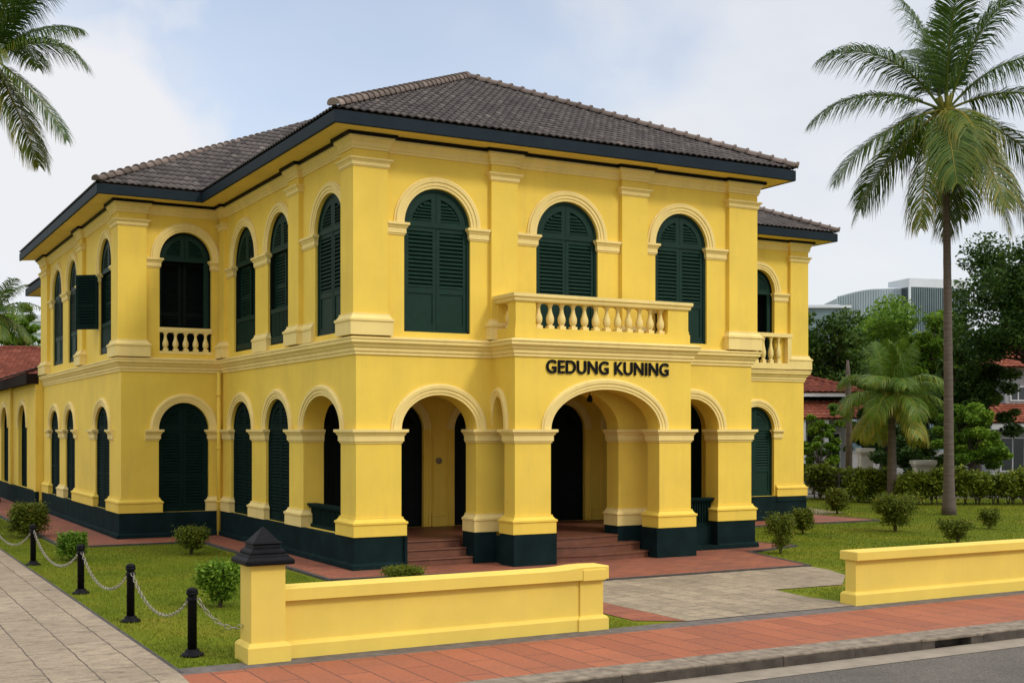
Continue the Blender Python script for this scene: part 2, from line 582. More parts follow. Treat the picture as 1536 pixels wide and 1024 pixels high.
def npmesh(name, verts, faces, mat, parent=None, rnd=None, smooth=False):
    """verts (n,3), faces (m,k) numpy"""
    me = bpy.data.meshes.new(name)
    verts = np.asarray(verts, np.float32)
    faces = np.asarray(faces, np.int32)
    m, k = faces.shape
    me.vertices.add(len(verts))
    me.vertices.foreach_set('co', verts.ravel())
    me.loops.add(m * k)
    me.loops.foreach_set('vertex_index', faces.ravel())
    me.polygons.add(m)
    me.polygons.foreach_set('loop_start', np.arange(0, m * k, k, dtype=np.int32))
    if smooth:
        me.polygons.foreach_set('use_smooth', np.ones(m, bool))
    me.update(calc_edges=True)
    if rnd is not None:
        at = me.attributes.new('rnd', 'FLOAT', 'FACE')
        at.data.foreach_set('value', np.asarray(rnd, np.float32))
    me.materials.append(mat)
    o = bpy.data.objects.new(name, me)
    C.objects.link(o)
    o.parent = parent
    return o


# camera frame helper for far things: plan point at depth D behind image column x (of 1536)
_s, _c = math.sin(R(YAW)), math.cos(R(YAW))
FPX = 1850.76


def at(x, D, dl=0.0):
    Lx = (x - 768) / FPX * D + dl
    return (CAM[0] + _c * Lx + _s * D, CAM[1] - _s * Lx + _c * D)


def zt(y, D):
    return EYE - (y - 645) * D / FPX


# ------------------------------------------------------------------ the ground
def sheet(name, poly, z, mat, th=0.0, kind='structure'):
    m = MB()
    n = len(poly)
    v = [(x, y, z) for x, y in poly]
    f = [tuple(range(n))]
    if th:
        v += [(x, y, z - th) for x, y in poly]
        for i in range(n):
            j = (i + 1) % n
            f.append((i, i + n, j + n, j))
    m.add(v, f)
    o = m.build(name, mat)
    if kind:
        o['kind'] = kind
    return o


V_WALK, V_RED, V_KERB, V_ROAD = -8.42, -8.72, -10.63, -11.15
sheet('lawn', [(-500, V_WALK), (600, V_WALK), (600, 900), (-500, 900)], 0.0, LAWN)
sheet('far_ground', [(-500, -60), (600, -60), (600, -29), (-500, -29)], -0.02, LAWN)
sheet('road', [(-500, -30), (600, -30), (600, -11.55), (-500, -11.55)], -0.134, ASPH)
sheet('gutter_strip', [(-500, -11.6), (600, -11.6), (600, V_ROAD + 0.02), (-500, V_ROAD + 0.02)], -0.128, GUTT)
sheet('border_strip', [(-5.75, V_RED - 0.05), (400, V_RED - 0.05), (400, V_WALK + 0.12), (-5.75, V_WALK + 0.12)], 0.004, STRIP)
sheet('red_pavement', [(-5.75, V_KERB - 0.02), (400, V_KERB - 0.02), (400, V_RED), (-5.75, V_RED)], 0.008, WALK)
# kerb: a long stone with joints every metre and a drain mouth
kb = MB()
dk = MB()
x = -60.0
while x < 80:
    x1 = x + 1.2
    mouth = abs(x + 0.6 - 4.1) < 0.6
    e = random.uniform(-0.004, 0.004)
    if mouth:
        kb.box(x + .0015, x1 - .0015, V_ROAD + e, V_KERB, -0.028, 0.012)
        dk.box(x, x1, V_ROAD + 0.22, V_KERB, -0.30, -0.03)
        dk.box(x, x + 0.25, V_ROAD + 0.012, V_ROAD + 0.22, -0.3, -0.03)
        dk.box(x1 - 0.25, x1, V_ROAD + 0.012, V_ROAD + 0.22, -0.3, -0.03)
        dk.box(x + 0.25, x1 - 0.25, V_ROAD + 0.03, V_ROAD + 0.22, -0.3, -0.16)
    else:
        kb.box(x + .0015, x1 - .0015, V_ROAD + 0.02 + e, V_KERB, -0.022, 0.012 + e * .5)
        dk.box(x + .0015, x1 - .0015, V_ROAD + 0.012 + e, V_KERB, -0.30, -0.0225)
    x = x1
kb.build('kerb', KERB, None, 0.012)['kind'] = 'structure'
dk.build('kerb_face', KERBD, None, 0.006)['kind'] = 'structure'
# grey footpath down the left side of the garden
sheet('footpath', [(-5.62, -8.62), (-5.75, V_KERB - 0.02), (-40, V_KERB - 0.02), (-40, V_WALK), (-12.5, V_WALK), (-12.5, 70), (-5.62, 70)], 0.010, SLAB)
sheet('path_edging', [(-5.62, -8.60), (-5.62, 70), (-5.56, 70), (-5.56, -8.60)], 0.006, EDGE)
# red brick apron around the house, with a dark edging
apron = [(-4.2, 40), (-4.2, 8.0), (-4.0, 7.9), (-1.55, 7.9), (-0.95, 7.4), (-0.95, -1.15), (2.2, -1.5), (2.9, -3.62), (8.45, -3.62), (9.15, -0.88), (11.2, -0.15), (10.9, 1.0), (10.9, 5.0), (19.2, 5.0), (19.2, 8.2), (12, 9), (10.0, 12), (-2, 30)]
sheet('brick_apron', apron, 0.034, APRON, 0.05)
ed = MB()
for a, b_ in zip(apron[:14], apron[1:15]):
    d = (Vector(b_) - Vector(a)).normalized()
    n = Vector((d.y, -d.x)) * 0.09
    p, q = Vector(a) - d * 0.0, Vector(b_) + d * 0.06
    z = 0.042
    ed.add([(p.x, p.y, z), (q.x, q.y, z), (q.x + n.x, q.y + n.y, z), (p.x + n.x, p.y + n.y, z),
            (p.x, p.y, -.03), (q.x, q.y, -.03), (q.x + n.x, q.y + n.y, -.03), (p.x + n.x, p.y + n.y, -.03)],
           [(0, 1, 2, 3), (0, 4, 5, 1), (1, 5, 6, 2), (2, 6, 7, 3), (3, 7, 4, 0)])
ed.build('apron_edging', EDGE)['kind'] = 'structure'
sheet('forecourt', [(1.85, V_WALK + 0.1), (5.35, V_WALK + 0.1), (5.2, -7.2), (5.35, -6.2), (6.9, -6.25), (8.0, -5.2), (8.4, -4.3), (8.45, -3.64), (2.92, -3.64), (1.85, -5.0)], 0.012, DRIVE)
sheet('forecourt_edge_bricks', [(1.2, -7.9), (1.85, V_WALK + 0.11), (1.85, -3.9), (1.2, -3.9)], 0.010, APRON)
A_, B_ = at(1195, 51), at(1750, 50)
C_, D_ = at(1750, 260), at(1100, 260)
sheet('rear_yard', [A_, B_, C_, D_], 0.012, simple('dark_rear_yard_paving', (0.10, 0.09, 0.075), .9, .3, 1.5))
sheet('side_path', [(18.2, 8.2), (21, 8.2), (23.5, 16), (20, 16)], 0.006, DRIVE)


# ------------------------------------------------------------------ the mansion
house = thing('mansion', 'two storey yellow mansion with dark green shutters, arched openings and grey tiled hip roof', 'house')
U0, V1, VB = -2.6, 9.5, 22.3       # wing side, wing front, wing back
U1 = 10.04
UR, VR = 17.6, 6.5                 # right wing
T = 0.47
ZP, ZS, ZC = 0.68, 2.82, 4.31      # plinth top, ground floor springing, cornice bottom
ZU, ZE = 4.64, 8.66                # cornice top, soffit
NSEG = 28


def FRONT(v):
    return Matrix.Translation((0, v, 0))


def LEFT(u):
    return Matrix.Translation((u, 0, 0)) @ Matrix.Rotation(R(-90), 4, 'Z')


def RIGHT(u):
    return Matrix.Translation((u, 0, 0)) @ Matrix.Rotation(R(90), 4, 'Z')


def op(x0, x1, z0, zs, za):
    return dict(x0=x0, x1=x1, z0=z0, zs=zs, za=za)


def lop(v0, v1, z0, zs, za):      # opening on a left facing wall, given by depth v
    return op(-v1, -v0, z0, zs, za)


def arch_pts(o, n=NSEG, grow=0.0):
    cx, a, b = (o['x0'] + o['x1']) / 2, (o['x1'] - o['x0']) / 2 + grow, o['za'] - o['zs'] + grow
    return [(cx - a * math.cos(PI * i / n), o['zs'] + b * math.sin(PI * i / n)) for i in range(n + 1)]


def wall(M, x0, x1, z0, z1, ops, t=T, mat=YEL, name='wall'):
    m = MB(M)
    ops = sorted(ops, key=lambda o: o['x0'])

    def both(a, b, c, d):
        for y in (0, t):
            m.quad((a[0], y, a[1]), (b[0], y, b[1]), (c[0], y, c[1]), (d[0], y, d[1]))
    xs = x0
    for o in ops:
        if o['x0'] > xs + 1e-4:
            both((xs, z0), (o['x0'], z0), (o['x0'], z1), (xs, z1))
        if o['z0'] > z0 + 1e-4:
            both((o['x0'], z0), (o['x1'], z0), (o['x1'], o['z0']), (o['x0'], o['z0']))
            m.quad((o['x0'], 0, o['z0']), (o['x1'], 0, o['z0']), (o['x1'], t, o['z0']), (o['x0'], t, o['z0']))
        A = arch_pts(o)
        for p, q in zip(A, A[1:]):
            both(p, q, (q[0], z1), (p[0], z1))
            m.add([(p[0], 0, p[1]), (q[0], 0, q[1]), (q[0], t, q[1]), (p[0], t, p[1])], [(0, 1, 2, 3)], True)
        for xx in (o['x0'], o['x1']):
            m.quad((xx, 0, o['z0']), (xx, t, o['z0']), (xx, t, o['zs']), (xx, 0, o['zs']))
        xs = o['x1']
    if x1 > xs + 1e-4:
        both((xs, z0), (x1, z0), (x1, z1), (xs, z1))
    for xx in (x0, x1):
        m.quad((xx, 0, z0), (xx, t, z0), (xx, t, z1), (xx, 0, z1))
    for zz in (z0, z1):
        m.quad((x0, 0, zz), (x1, 0, zz), (x1, t, zz), (x0, t, zz))
    return m.build(name, mat, house)


ARCHP = [(0.004, 0.0), (0.004, -.030), (.055, -.030), (.062, -.048), (.125, -.048), (.132, -.068), (.195, -.072), (.21, -.035), (.235, -.03), (.235, 0.0)]


def archivolt(M, o, k=1.0, prof=ARCHP):
    m = MB(M)
    n = 36
    v, f = [], []
    for i in range(n + 1):
        th = PI * i / n
        cx, a, b = (o['x0'] + o['x1']) / 2, (o['x1'] - o['x0']) / 2, o['za'] - o['zs']
        for (r, y) in prof:
            v.append((cx - (a + r * k) * math.cos(th), y, o['zs'] + (b + r * k) * math.sin(th)))
    kk = len(prof)
    for i in range(n):
        for a_ in range(kk - 1):
            f.append((i * kk + a_, (i + 1) * kk + a_, (i + 1) * kk + a_ + 1, i * kk + a_ + 1))
    f.append(tuple(range(kk)))
    f.append(tuple(n * kk + q for q in range(kk))[::-1])
    m.add(v, f)
    return m.build('archivolt', TRIM, house)


def impost_prof(z0, z1, s=1.0):
    h = z1 - z0
    return [(0, z0), (.022 * s, z0), (.022 * s, z0 + .10 * h), (.045 * s, z0 + .14 * h), (.045 * s, z0 + .52 * h), (.062 * s, z0 + .58 * h), (.085 * s, z0 + .74 * h), (.115 * s, z0 + .80 * h), (.115 * s, z1), (0, z1)]


def base_prof(z0, z1, s=1.0):
    h = z1 - z0
    return [(0, z0 + .001), (.085 * s, z0 + .001), (.085 * s, z0 + .60 * h), (.105 * s, z0 + .64 * h), (.105 * s, z0 + .74 * h), (.07 * s, z0 + .78 * h), (.03 * s, z0 + .92 * h), (.03 * s, z1), (0, z1)]


def moulding(M, prof, path, name, mat=TRIM, closed=False):
    m = MB(M)
    m.sweep(prof, path, closed)
    return m.build(name, mat, house)


def pier_trim(M, xa, xb, rec_a=T, rec_b=T, imp=True, base=True, z_imp=(2.54, ZS), z_base=(ZP, 1.06), wide_a=True, wide_b=True):
    """impost and base mouldings round a pier between two openings (local x), returning into the reveals"""
    path = []
    if rec_a:
        path.append((xa, rec_a))
    path += [(xa, 0), (xb, 0)]
    if rec_b:
        path.append((xb, rec_b))
    if imp:
        moulding(M, impost_prof(*z_imp), path, 'impost')
    if base:
        moulding(M, base_prof(*z_base), path, 'pier_base')


CORN = [(0, ZC), (.03, ZC), (.03, ZC + .055), (.055, ZC + .07), (.055, ZC + .135), (.085, ZC + .15), (.11, ZC + .20), (.155, ZC + .235), (.155, ZC + .29), (.175, ZC + .305), (.175, ZC + .33), (.10, ZC + .36), (0, ZC + .375)]
FRIEZE = [(0, 8.355), (.03, 8.355), (.03, 8.40), (.05, 8.415), (.05, 8.49), (.075, 8.52), (.11, 8.56), (.11, 8.612), (0, 8.612)]
EAVES_STRIP = [(0, 8.604), (.16, 8.604), (.16, 8.70), (0, 8.70)]  # thin black band where wall and soffit meet

# ---- ground floor openings
gf_front = [op(.98, 2.68, 0, ZS, 3.52), op(3.45, 6.25, 0, ZS, 3.72), op(7.50, 9.05, 0, ZS, 3.52)]
gf_left = [lop(.83, 3.08, ZP, ZS, 3.53), lop(4.03, 5.73, ZP, ZS, 3.53), lop(6.84, 8.61, ZP, ZS, 3.53)]
gf_wing = [op(-1.65, -.34, ZP, ZS, 3.52)]
gf_wingl = [lop(10.97, 12.92, ZP, ZS, 3.45), lop(16.19, 17.85, ZP, ZS, 3.45), lop(18.99, 20.88, ZP, ZS, 3.45)]
gf_right = [op(15.0, 16.40, .78, ZS, 3.52)]
gf_rside = [op(1.3, 3.0, 0.68, ZS, 3.52)]
# ---- upper floor openings
up_front = [op(1.04, 2.54, 4.80, 6.99, 7.74), op(4.13, 5.70, 4.80, 6.98, 7.76), op(7.25, 8.71, 4.80, 7.02, 7.76)]
up_left = [lop(.62, 2.33, 4.80, 6.98, 7.73), lop(3.90, 5.58, 4.80, 7.0, 7.84), lop(6.57, 8.37, 4.80, 7.0, 7.9)]
up_wing = [op(-1.63, -.27, 4.80, 7.25, 7.97)]
up_wingl = [lop(10.54, 12.34, 4.86, 7.1, 7.95), lop(15.62, 17.36, 4.88, 7.1, 7.98), lop(18.35, 20.32, 4.92, 7.1, 8.0)]
up_right = [op(15.2, 16.42, 4.80, 7.02, 7.72)]

F0, L0, FW, LW, FR = FRONT(0), LEFT(0), FRONT(V1), LEFT(U0), FRONT(VR)
ZW = 4.45
wall(F0, 0, U1, 0, ZW, gf_front)
wall(L0, -V1, -T, 0, ZW, gf_left)
wall(FW, U0, -0.0, 0, ZW, gf_wing)
wall(LW, -VB, -V1 - T, 0, ZW, gf_wingl)
wall(FR, U1 - T, UR, 0, ZW, gf_right)
wall(RIGHT(U1), T, VR, 0, ZW, gf_rside)
wall(RIGHT(UR), VR + T, 21, 0, ZW, [])
wall(F0, 0, U1, ZW, 8.70, up_front)
wall(L0, -V1, -T, ZW, 8.70, up_left)
wall(FW, U0, -0.0, ZW, 8.70, up_wing)
wall(LW, -VB, -V1 - T, ZW, 8.70, up_wingl)
wall(FR, U1 - T, UR, ZW, 8.70, up_right)
wall(RIGHT(U1), T, VR, ZW, 8.70, [])
wall(RIGHT(UR), VR + T, 21, ZW, 8.70, [])
bw = MB()
bw.box(U0 + .47, UR - .47, 21.2, VB - .002, 0, 8.7)
bw.build('rear_wall', YEL, house)

# ---- archivolts
for M, os_ in ((F0, gf_front), (L0, gf_left), (FW, gf_wing), (LW, gf_wingl), (FR, gf_right), (F0, up_front), (L0, up_left), (FW, up_wing), (LW, up_wingl), (FR, up_right)):
    for o in os_:
        if M is F0 and o['x0'] == 3.45:
            continue
        archivolt(M, o)

# ---- ground floor piers
m = MB()
m.sweep(impost_prof(2.54, ZS), [(T, .83), (0, .83), (0, 0), (.98, 0), (.98, T)])
m.build('impost', TRIM, house)
m = MB()
m.sweep(base_prof(ZP, 1.06), [(T, .83), (0, .83), (0, 0), (.98, 0), (.98, T)])
m.build('pier_base', YEL, house)
pier_trim(F0, 2.68, 3.45)
pier_trim(F0, 6.25, 7.50)
m = MB()
for pr, nm, mt in ((impost_prof(2.54, ZS), 'impost', TRIM), (base_prof(ZP, 1.06), 'pier_base', YEL)):
    m = MB()
    m.sweep(pr, [(9.05, T), (9.05, 0), (U1, 0), (U1, 1.2)])
    m.build(nm, mt, house)
SH = 0.06    # depth at which closed shutters sit
pier_trim(L0, -4.03, -3.08, SH, T)
pier_trim(L0, -6.84, -5.73, SH, SH)
pier_trim(L0, -9.44, -8.61, 0, SH)
pier_trim(FW, -.34, -.06, SH, 0)
moulding(FW, impost_prof(2.54, ZS), [(-2.0, 0), (-1.65, 0), (-1.65, SH)], 'impost')
m = MB()
m.sweep(base_prof(ZP, 1.06), [(U0 + SH, 10.97), (U0, 10.97), (U0, V1), (-1.65, V1), (-1.65, V1 + SH)])
m.build('pier_base', YEL, house)
moulding(LW, impost_prof(2.54, ZS), [(-10.97, SH), (-10.97, 0), (-10.4, 0)], 'impost')
moulding(LW, impost_prof(2.54, ZS), [(-13.7, 0), (-12.92, 0), (-12.92, SH)], 'impost')
moulding(LW, base_prof(ZP, 1.06), [(-16.19, SH), (-16.19, 0), (-12.92, 0), (-12.92, SH)], 'pier_base', YEL)
pier_trim(LW, -18.99, -17.85, SH, SH)
moulding(LW, impost_prof(2.54, ZS), [(-16.19, SH), (-16.19, 0), (-15.7, 0)], 'impost')
moulding(LW, impost_prof(2.54, ZS), [(-21.5, 0), (-20.88, 0), (-20.88, SH)], 'impost')
moulding(LW, base_prof(ZP, 1.06), [(-VB, 0), (-20.88, 0), (-20.88, SH)], 'pier_base', YEL)
moulding(FR, impost_prof(2.54, ZS), [(16.40, SH), (16.40, 0), (16.72, 0)], 'impost')
moulding(FR, impost_prof(2.54, ZS), [(14.6, 0), (15.0, 0), (15.0, SH)], 'impost')
m = MB()
m.sweep(base_prof(.76, 1.12), [(16.46, VR), (UR, VR), (UR, VR + 3)])
m.build('pier_base', YEL, house)

# ---- porch
PV, PU0, PU1 = -0.96, 3.07, 7.52
FP = FRONT(PV)
gf_porch = [op(3.92, 6.67, 0, ZS, 3.66)]
wall(FP, PU0, PU1, 0, ZU - .01, gf_porch, 0.44)
archivolt(FP, gf_porch[0])
LP = LEFT(PU0)
side = [op(.001, .52, 0, ZS, 3.50)]
wall(LP, 0, -PV - .44, 0, ZU - .012, side, 0.45)
archivolt(LP, side[0], .8, ARCHP)
RP = RIGHT(PU1)
sider = [op(PV + .44, -0.001, 0, ZS, 3.50)]
wall(RP, PV + .44, 0, 0, ZU - .012, sider, 0.45)
for pr, nm, mt in ((impost_prof(2.54, ZS), 'impost', TRIM), (base_prof(ZP, 1.06), 'pier_base', YEL)):
    m = MB()
    m.sweep(pr, [(PU0 + .45, PV + .44), (PU0, PV + .44), (PU0, PV), (3.92, PV), (3.92, PV + .44), (PU0 + .452, PV + .44)])
    m.build(nm, mt, house)
    m = MB()
    m.sweep(pr, [(PU1 - .45, PV + .44), (6.67, PV + .44), (6.67, PV), (PU1, PV), (PU1, PV + .44), (PU1 - .45, PV + .441)])
    m.build(nm, mt, house)
m = MB()
m.box(PU0 + .01, PU1 - .01, PV + .45, -.005, 4.2, ZU - .02)
m.build('porch_slab', SOFF, house)
# rounded porch vault lamp
m = MB()
m.tube([(5.3, -.3, 4.2), (5.3, -.3, 3.56)], .008, 6)
m.lathe([(.0, .0), (.05, .0), (.065, .05), (.045, .12), (.015, .16), (0, .16)], (5.3, -.3, 3.41), 12)
m.build('pendant_lamp', BLK, house)

# ---- plinths (dark green)
STEPP = [(0, 0.03), (.13, 0.03), (.13, .12), (.10, .15), (.066, .16), (.066, ZP - .02), (.05, ZP), (0, ZP)]
m = MB()
m.sweep(STEPP, [(U0, VB), (U0, V1), (0, V1), (0, 0), (1.02, 0)])
m.build('plinth', PLIN, house, .008)
for a, b_, y_ in ((.998, 1.06, -.13), (2.60, 3.12, -.075), (6.18, 7.58, -.075), (8.975, 9.06, -.058)):
    m = MB()
    m.box(a, b_, y_, T, .03, ZP - .004)
    m.build('plinth', PLIN, house, .008)
m = MB()
m.sweep(STEPP, [(8.98, 0.0), (U1, 0), (U1, VR), (UR, VR), (UR, 21)])
m.build('plinth', PLIN, house, .008)
m = MB()
m.box(7.58, 8.98, .16, .40, .03, .56)
m.box(7.62, 8.98, -.15, .16, .03, .13)
m.build('plinth', PLIN, house, .008)
for a, b_ in ((3.0, 4.02), (6.55, 7.62)):
    m = MB()
    m.box(a, b_, PV - .08, PV + .52, .03, ZP - .003)
    m.build('plinth', PLIN, house, .008)
m = MB()
m.box(3.10, 3.50, PV + .52, -.08, .03, .60)
m.box(7.10, 7.50, PV + .52, -.08, .03, .60)
m.build('plinth', PLIN, house, .008)
m = MB()      # right wing plinth is a little taller
m.box(15.0, 16.45, VR - .068, VR - .001, .60, .775)
m.box(16.45, UR + .02, VR - .09, VR - .001, .60, .755)
m.build('plinth', PLIN, house)

# ---- veranda: floor, ceiling, steps, back wall
m = MB()
m.box(T, U1 - T, T + .55, 3.9, 0.03, .50)
m.build('veranda_floor', TERR, house)
m = MB()
m.box(.46, U1 - .46, .465, 4.2, 4.20, 4.44)
m.build('veranda_ceiling', SOFF, house)
vdoors = [op(.60, 1.50, .5, ZS, 3.40), op(2.02, 3.28, .5, ZS, 3.46), op(4.10, 5.50, .5, ZS, 3.46), op(6.57, 7.83, .5, ZS, 3.46), op(8.5, 9.4, .5, ZS, 3.46)]
FB = FRONT(3.9)
wall(FB, T, U1 - T, .5, 4.21, vdoors, .4)
VARCH = [(r * .85, y) for r, y in ARCHP]
for o in vdoors:
    n = len(VARCH)
    for xa, sg in ((o['x0'], -1), (o['x1'], 1)):     # jamb mouldings run to the floor
        mm = MB(FB)
        v = [(xa + sg * r, y, z) for z in (.502, o['zs']) for (r, y) in VARCH]
        mm.add(v, [(i, i + 1, n + i + 1, n + i) for i in range(n - 1)])
        mm.build('door_jamb_moulding', YEL, house)
    archivolt(FB, o, .85)
for a, b_ in ((3.49, 3.89), (8.04, 8.30)):
    m = MB(FB)
    m.sweep(base_prof(.5, .88, .5), [(a, 0), (b_, 0)])
    m.build('pier_base', YEL, house)
m = MB(FB)
m.box(3.54, 3.84, -.012, -.001, .98, 2.6)
m.build('wall_panel', YEL, house)
m = MB(Matrix.Translation((3.68, 3.885, 2.07)) @ Matrix.Rotation(R(90), 4, 'X'))
m.lathe([(0.075, 0), (.075, .03), (.05, .05), (0, .05)], (0, 0, 0), 20)
m.build('wall_plaque', KERB, house)

m = MB()
for k, (v0, z) in enumerate(((-.02, .18), (.28, .345), (.58, .498))):
    m.box(1.062, 2.595, v0, 1.02 if k == 2 else v0 + .31, .03, z - .034)
    m.box(1.062, 2.595, v0 - .022, 1.02 if k == 2 else v0 + .31, z - .033, z)
m.build('side_steps', STEP, house, .012)
m = MB()
for k, (v0, z) in enumerate(((-.72, .18), (-.40, .345), (-.08, .498))):
    n = 20
    pts = []
    for i in range(n + 1):
        t = i / n
        u = 4.03 + (6.54 - 4.03) * t if k < 2 else 3.13 + (6.17 - 3.13) * t
        pts.append((u, v0 - .20 * math.sin(PI * t)))
    back = 1.02 if k == 2 else v0 + .4
    pts += [(pts[-1][0], back), (pts[0][0], back)]
    nn = len(pts)
    for (za, zb, dy) in ((z - .034, .03, 0.0), (z, z - .033, .022)):
        pp = [(p[0], p[1] - (dy if i_ <= n else 0)) for i_, p in enumerate(pts)]
        v = [(p[0], p[1], za) for p in pp] + [(p[0], p[1], zb) for p in pp]
        m.add(v, [tuple(range(nn)), tuple(range(nn, 2 * nn))] + [(i, i + nn, (i + 1) % nn + nn, (i + 1) % nn) for i in range(nn)])
m.build('porch_steps', STEP, house)

# dark parapet rails in the open veranda arches
def veranda_rail(M, x0, x1, y, z0, z1):
    r = MB(M)
    r.box(x0 - .05, x1 + .05, y - .10, y + .12, z1 - .045, z1)
    r.box(x0 - .03, x1 + .03, y - .06, y + .08, z1 - .09, z1 - .046)
    r.box(x0 - .03, x1 + .03, y - .05, y + .09, z0, z0 + .07)
    n = int((x1 - x0) / .075)
    for i in range(n):
        xx = x0 + (i + .5) * (x1 - x0) / n
        r.box(xx - .018, xx + .018, y - .018, y + .018, z0 + .07, z1 - .09)
    r.box(x0, x1, y + .05, y + .075, z0 + .07, z1 - .09)
    r.build('veranda_railing', GREEN, house)


veranda_rail(L0, -3.06, -.86, .18, ZP + .01, 1.20)
veranda_rail(F0, 7.52, 9.03, .24, .565, 1.22)

# ---- main cornice, frieze, black strip at the eaves
corn_path = [(U0, VB), (U0, V1), (0, V1), (0, 0), (PU0, 0), (PU0, PV), (PU1, PV), (PU1, 0), (U1, 0), (U1, VR), (UR, VR), (UR, 21)]
m = MB()
m.sweep(CORN, corn_path)
m.build('string_cornice', TRIM, house)
top_path = [(U0, VB), (U0, V1), (0, V1), (0, 0), (U1, 0), (U1, VR), (UR, VR), (UR, 21)]
m = MB()
m.sweep(FRIEZE, top_path)
m.build('frieze', TRIM, house)
m = MB()
m.sweep(EAVES_STRIP, top_path)
m.build('black_eaves_strip', BLK, house)


# ---- upper pilasters
def pilaster(path, depth=.10):
    """path = plan polyline of the wall face the pilaster stands on (outward to the right); grown outward by depth"""
    p = MB()
    p.sweep([(0, ZU + .05), (depth, ZU + .05), (depth, 8.36), (0, 8.36)], path)
    o = p.build('pilaster', YEL, house)
    grown = grow(path, depth)
    for prof, nm, mt in (([(q[0], q[1]) for q in base_prof(ZU + .046, 5.12)], 'pilaster_base', TRIM), (impost_prof(8.02, 8.19, .75), 'pilaster_cap', TRIM), (FRIEZE, 'pilaster_entablature', TRIM), (EAVES_STRIP, 'black_eaves_strip', BLK)):
        q = MB()
        q.sweep([(a - .002 if a == 0 else a, z + (.003 if nm in ('black_eaves_strip', 'pilaster_entablature') else 0)) for a, z in prof], grown)
        q.build(nm, mt, o)
    return o


def grow(path, d):
    """outer faces of the pilaster, with short returns to the wall at open ends"""
    m_ = MB()
    m_.sweep([(d, 0)], path, False, False)
    outer = [(v[0], v[1]) for v in m_.v]
    return [path[0]] + outer + [path[-1]]


pilaster([(0, .58), (0, 0), (.64, 0)])
pilaster([(2.99, 0), (3.62, 0)])
pilaster([(6.28, 0), (6.97, 0)])
pilaster([(9.30, 0), (U1, 0), (U1, .6)])
pilaster([(0, 3.82), (0, 3.12)])
pilaster([(0, 9.40), (0, 8.95)])
pilaster([(U0, V1 + .75), (U0, V1), (U0 + .62, V1)])
pilaster([(U0, 15.2), (U0, 14.4)])
pilaster([(U0, VB), (U0, 20.95)])
pilaster([(16.98, VR), (UR, VR), (UR, VR + .6)])

# wall strip under the upper windows sits behind pilasters; imposts at the upper window springings
def imp_up(M, xa, xb, z, ra=0, rb=0):
    path = ([(xa, ra)] if ra else []) + [(xa, 0), (xb, 0)] + ([(xb, rb)] if rb else [])
    moulding(M, impost_prof(z - .25, z, .8), path, 'impost')


for o, xl, xr in ((up_front[0], .65, 2.98), (up_front[1], 3.63, 6.27), (up_front[2], 6.98, 9.29)):
    imp_up(F0, xl, o['x0'], o['zs'], 0, .05)
    imp_up(F0, o['x1'], xr, o['zs'], .05, 0)
imp_up(L0, -3.11, -2.33, 6.98, 0, .05)
imp_up(L0, -6.57, -5.58, 7.0, .08, .08)
imp_up(L0, -8.94, -8.37, 7.0, 0, .08)
for (xa, xb) in ((-6.57, -5.58),):
    moulding(L0, base_prof(ZU + .046, 5.12, .8), [(xa, .05), (xa, 0), (xb, 0), (xb, .05)], 'pier_base')
moulding(L0, base_prof(ZU + .046, 5.12, .8), [(-3.11, 0), (-2.40, 0)], 'pier_base')
imp_up(FW, -1.97, -1.63, 7.25, 0, .08)
imp_up(FW, -.27, -.06, 7.25, .08, 0)
imp_up(LW, -10.54, -10.26, 7.1, .08, 0)
imp_up(LW, -12.9, -12.34, 7.1, 0, .08)
imp_up(LW, -18.35, -17.36, 7.1, .08, .08)
imp_up(LW, -15.62, -15.21, 7.1, .08, 0)
imp_up(LW, -20.94, -20.32, 7.1, 0, .08)
imp_up(FR, 16.42, 16.97, 7.02, .08, 0)
imp_up(FR, 14.8, 15.2, 7.02, 0, .08)

# downpipe in the inner corner
m = MB()
m.tube([(-.11, V1 - .11, .04), (-.11, V1 - .11, 4.33)], .055, 12)
for z in (.9, 2.3, 3.7):
    m.lathe([(.068, 0), (.068, .05)], (-.11, V1 - .11, z), 12)
m.build('downpipe', YEL, house)


# ---- windows, doors and shutters
def arch_fill(m, o, y, n=NSEG):
    A = arch_pts(o, n)
    v = [(o['x0'], y, o['z0']), (o['x1'], y, o['z0'])] + [(p[0], y, p[1]) for p in A[::-1]]
    m.add(v, [tuple(range(len(v)))])


def half_w(o, z):
    """half opening width at height z in the arch"""
    b = o['za'] - o['zs']
    if z <= o['zs']:
        return (o['x1'] - o['x0']) / 2
    t = (z - o['zs']) / b
    return (o['x1'] - o['x0']) / 2 * math.sqrt(max(0, 1 - t * t))


def frame_mesh(o, y, w=.055, d=.07):
    m = MB()
    n = NSEG
    A = [(o['x0'], o['z0'])] + arch_pts(o, n) + [(o['x1'], o['z0'])]
    cx = (o['x0'] + o['x1']) / 2
    sx = 1 - 2 * w / (o['x1'] - o['x0'])
    B = []
    for (x, z) in A:
        zz = z if z <= o['zs'] else o['zs'] + (z - o['zs']) * (1 - w / (o['za'] - o['zs']))
        B.append((cx + (x - cx) * sx, zz))
    for i in range(len(A) - 1):
        a, b, c, e = A[i], A[i + 1], B[i + 1], B[i]
        m.quad((a[0], y, a[1]), (b[0], y, b[1]), (c[0], y, c[1]), (e[0], y, e[1]))
        m.quad((e[0], y, e[1]), (c[0], y, c[1]), (c[0], y + d, c[1]), (e[0], y + d, e[1]))
    m.box(o['x0'], o['x1'], y, y + d, o['z0'] + .001, o['z0'] + .05)
    return m


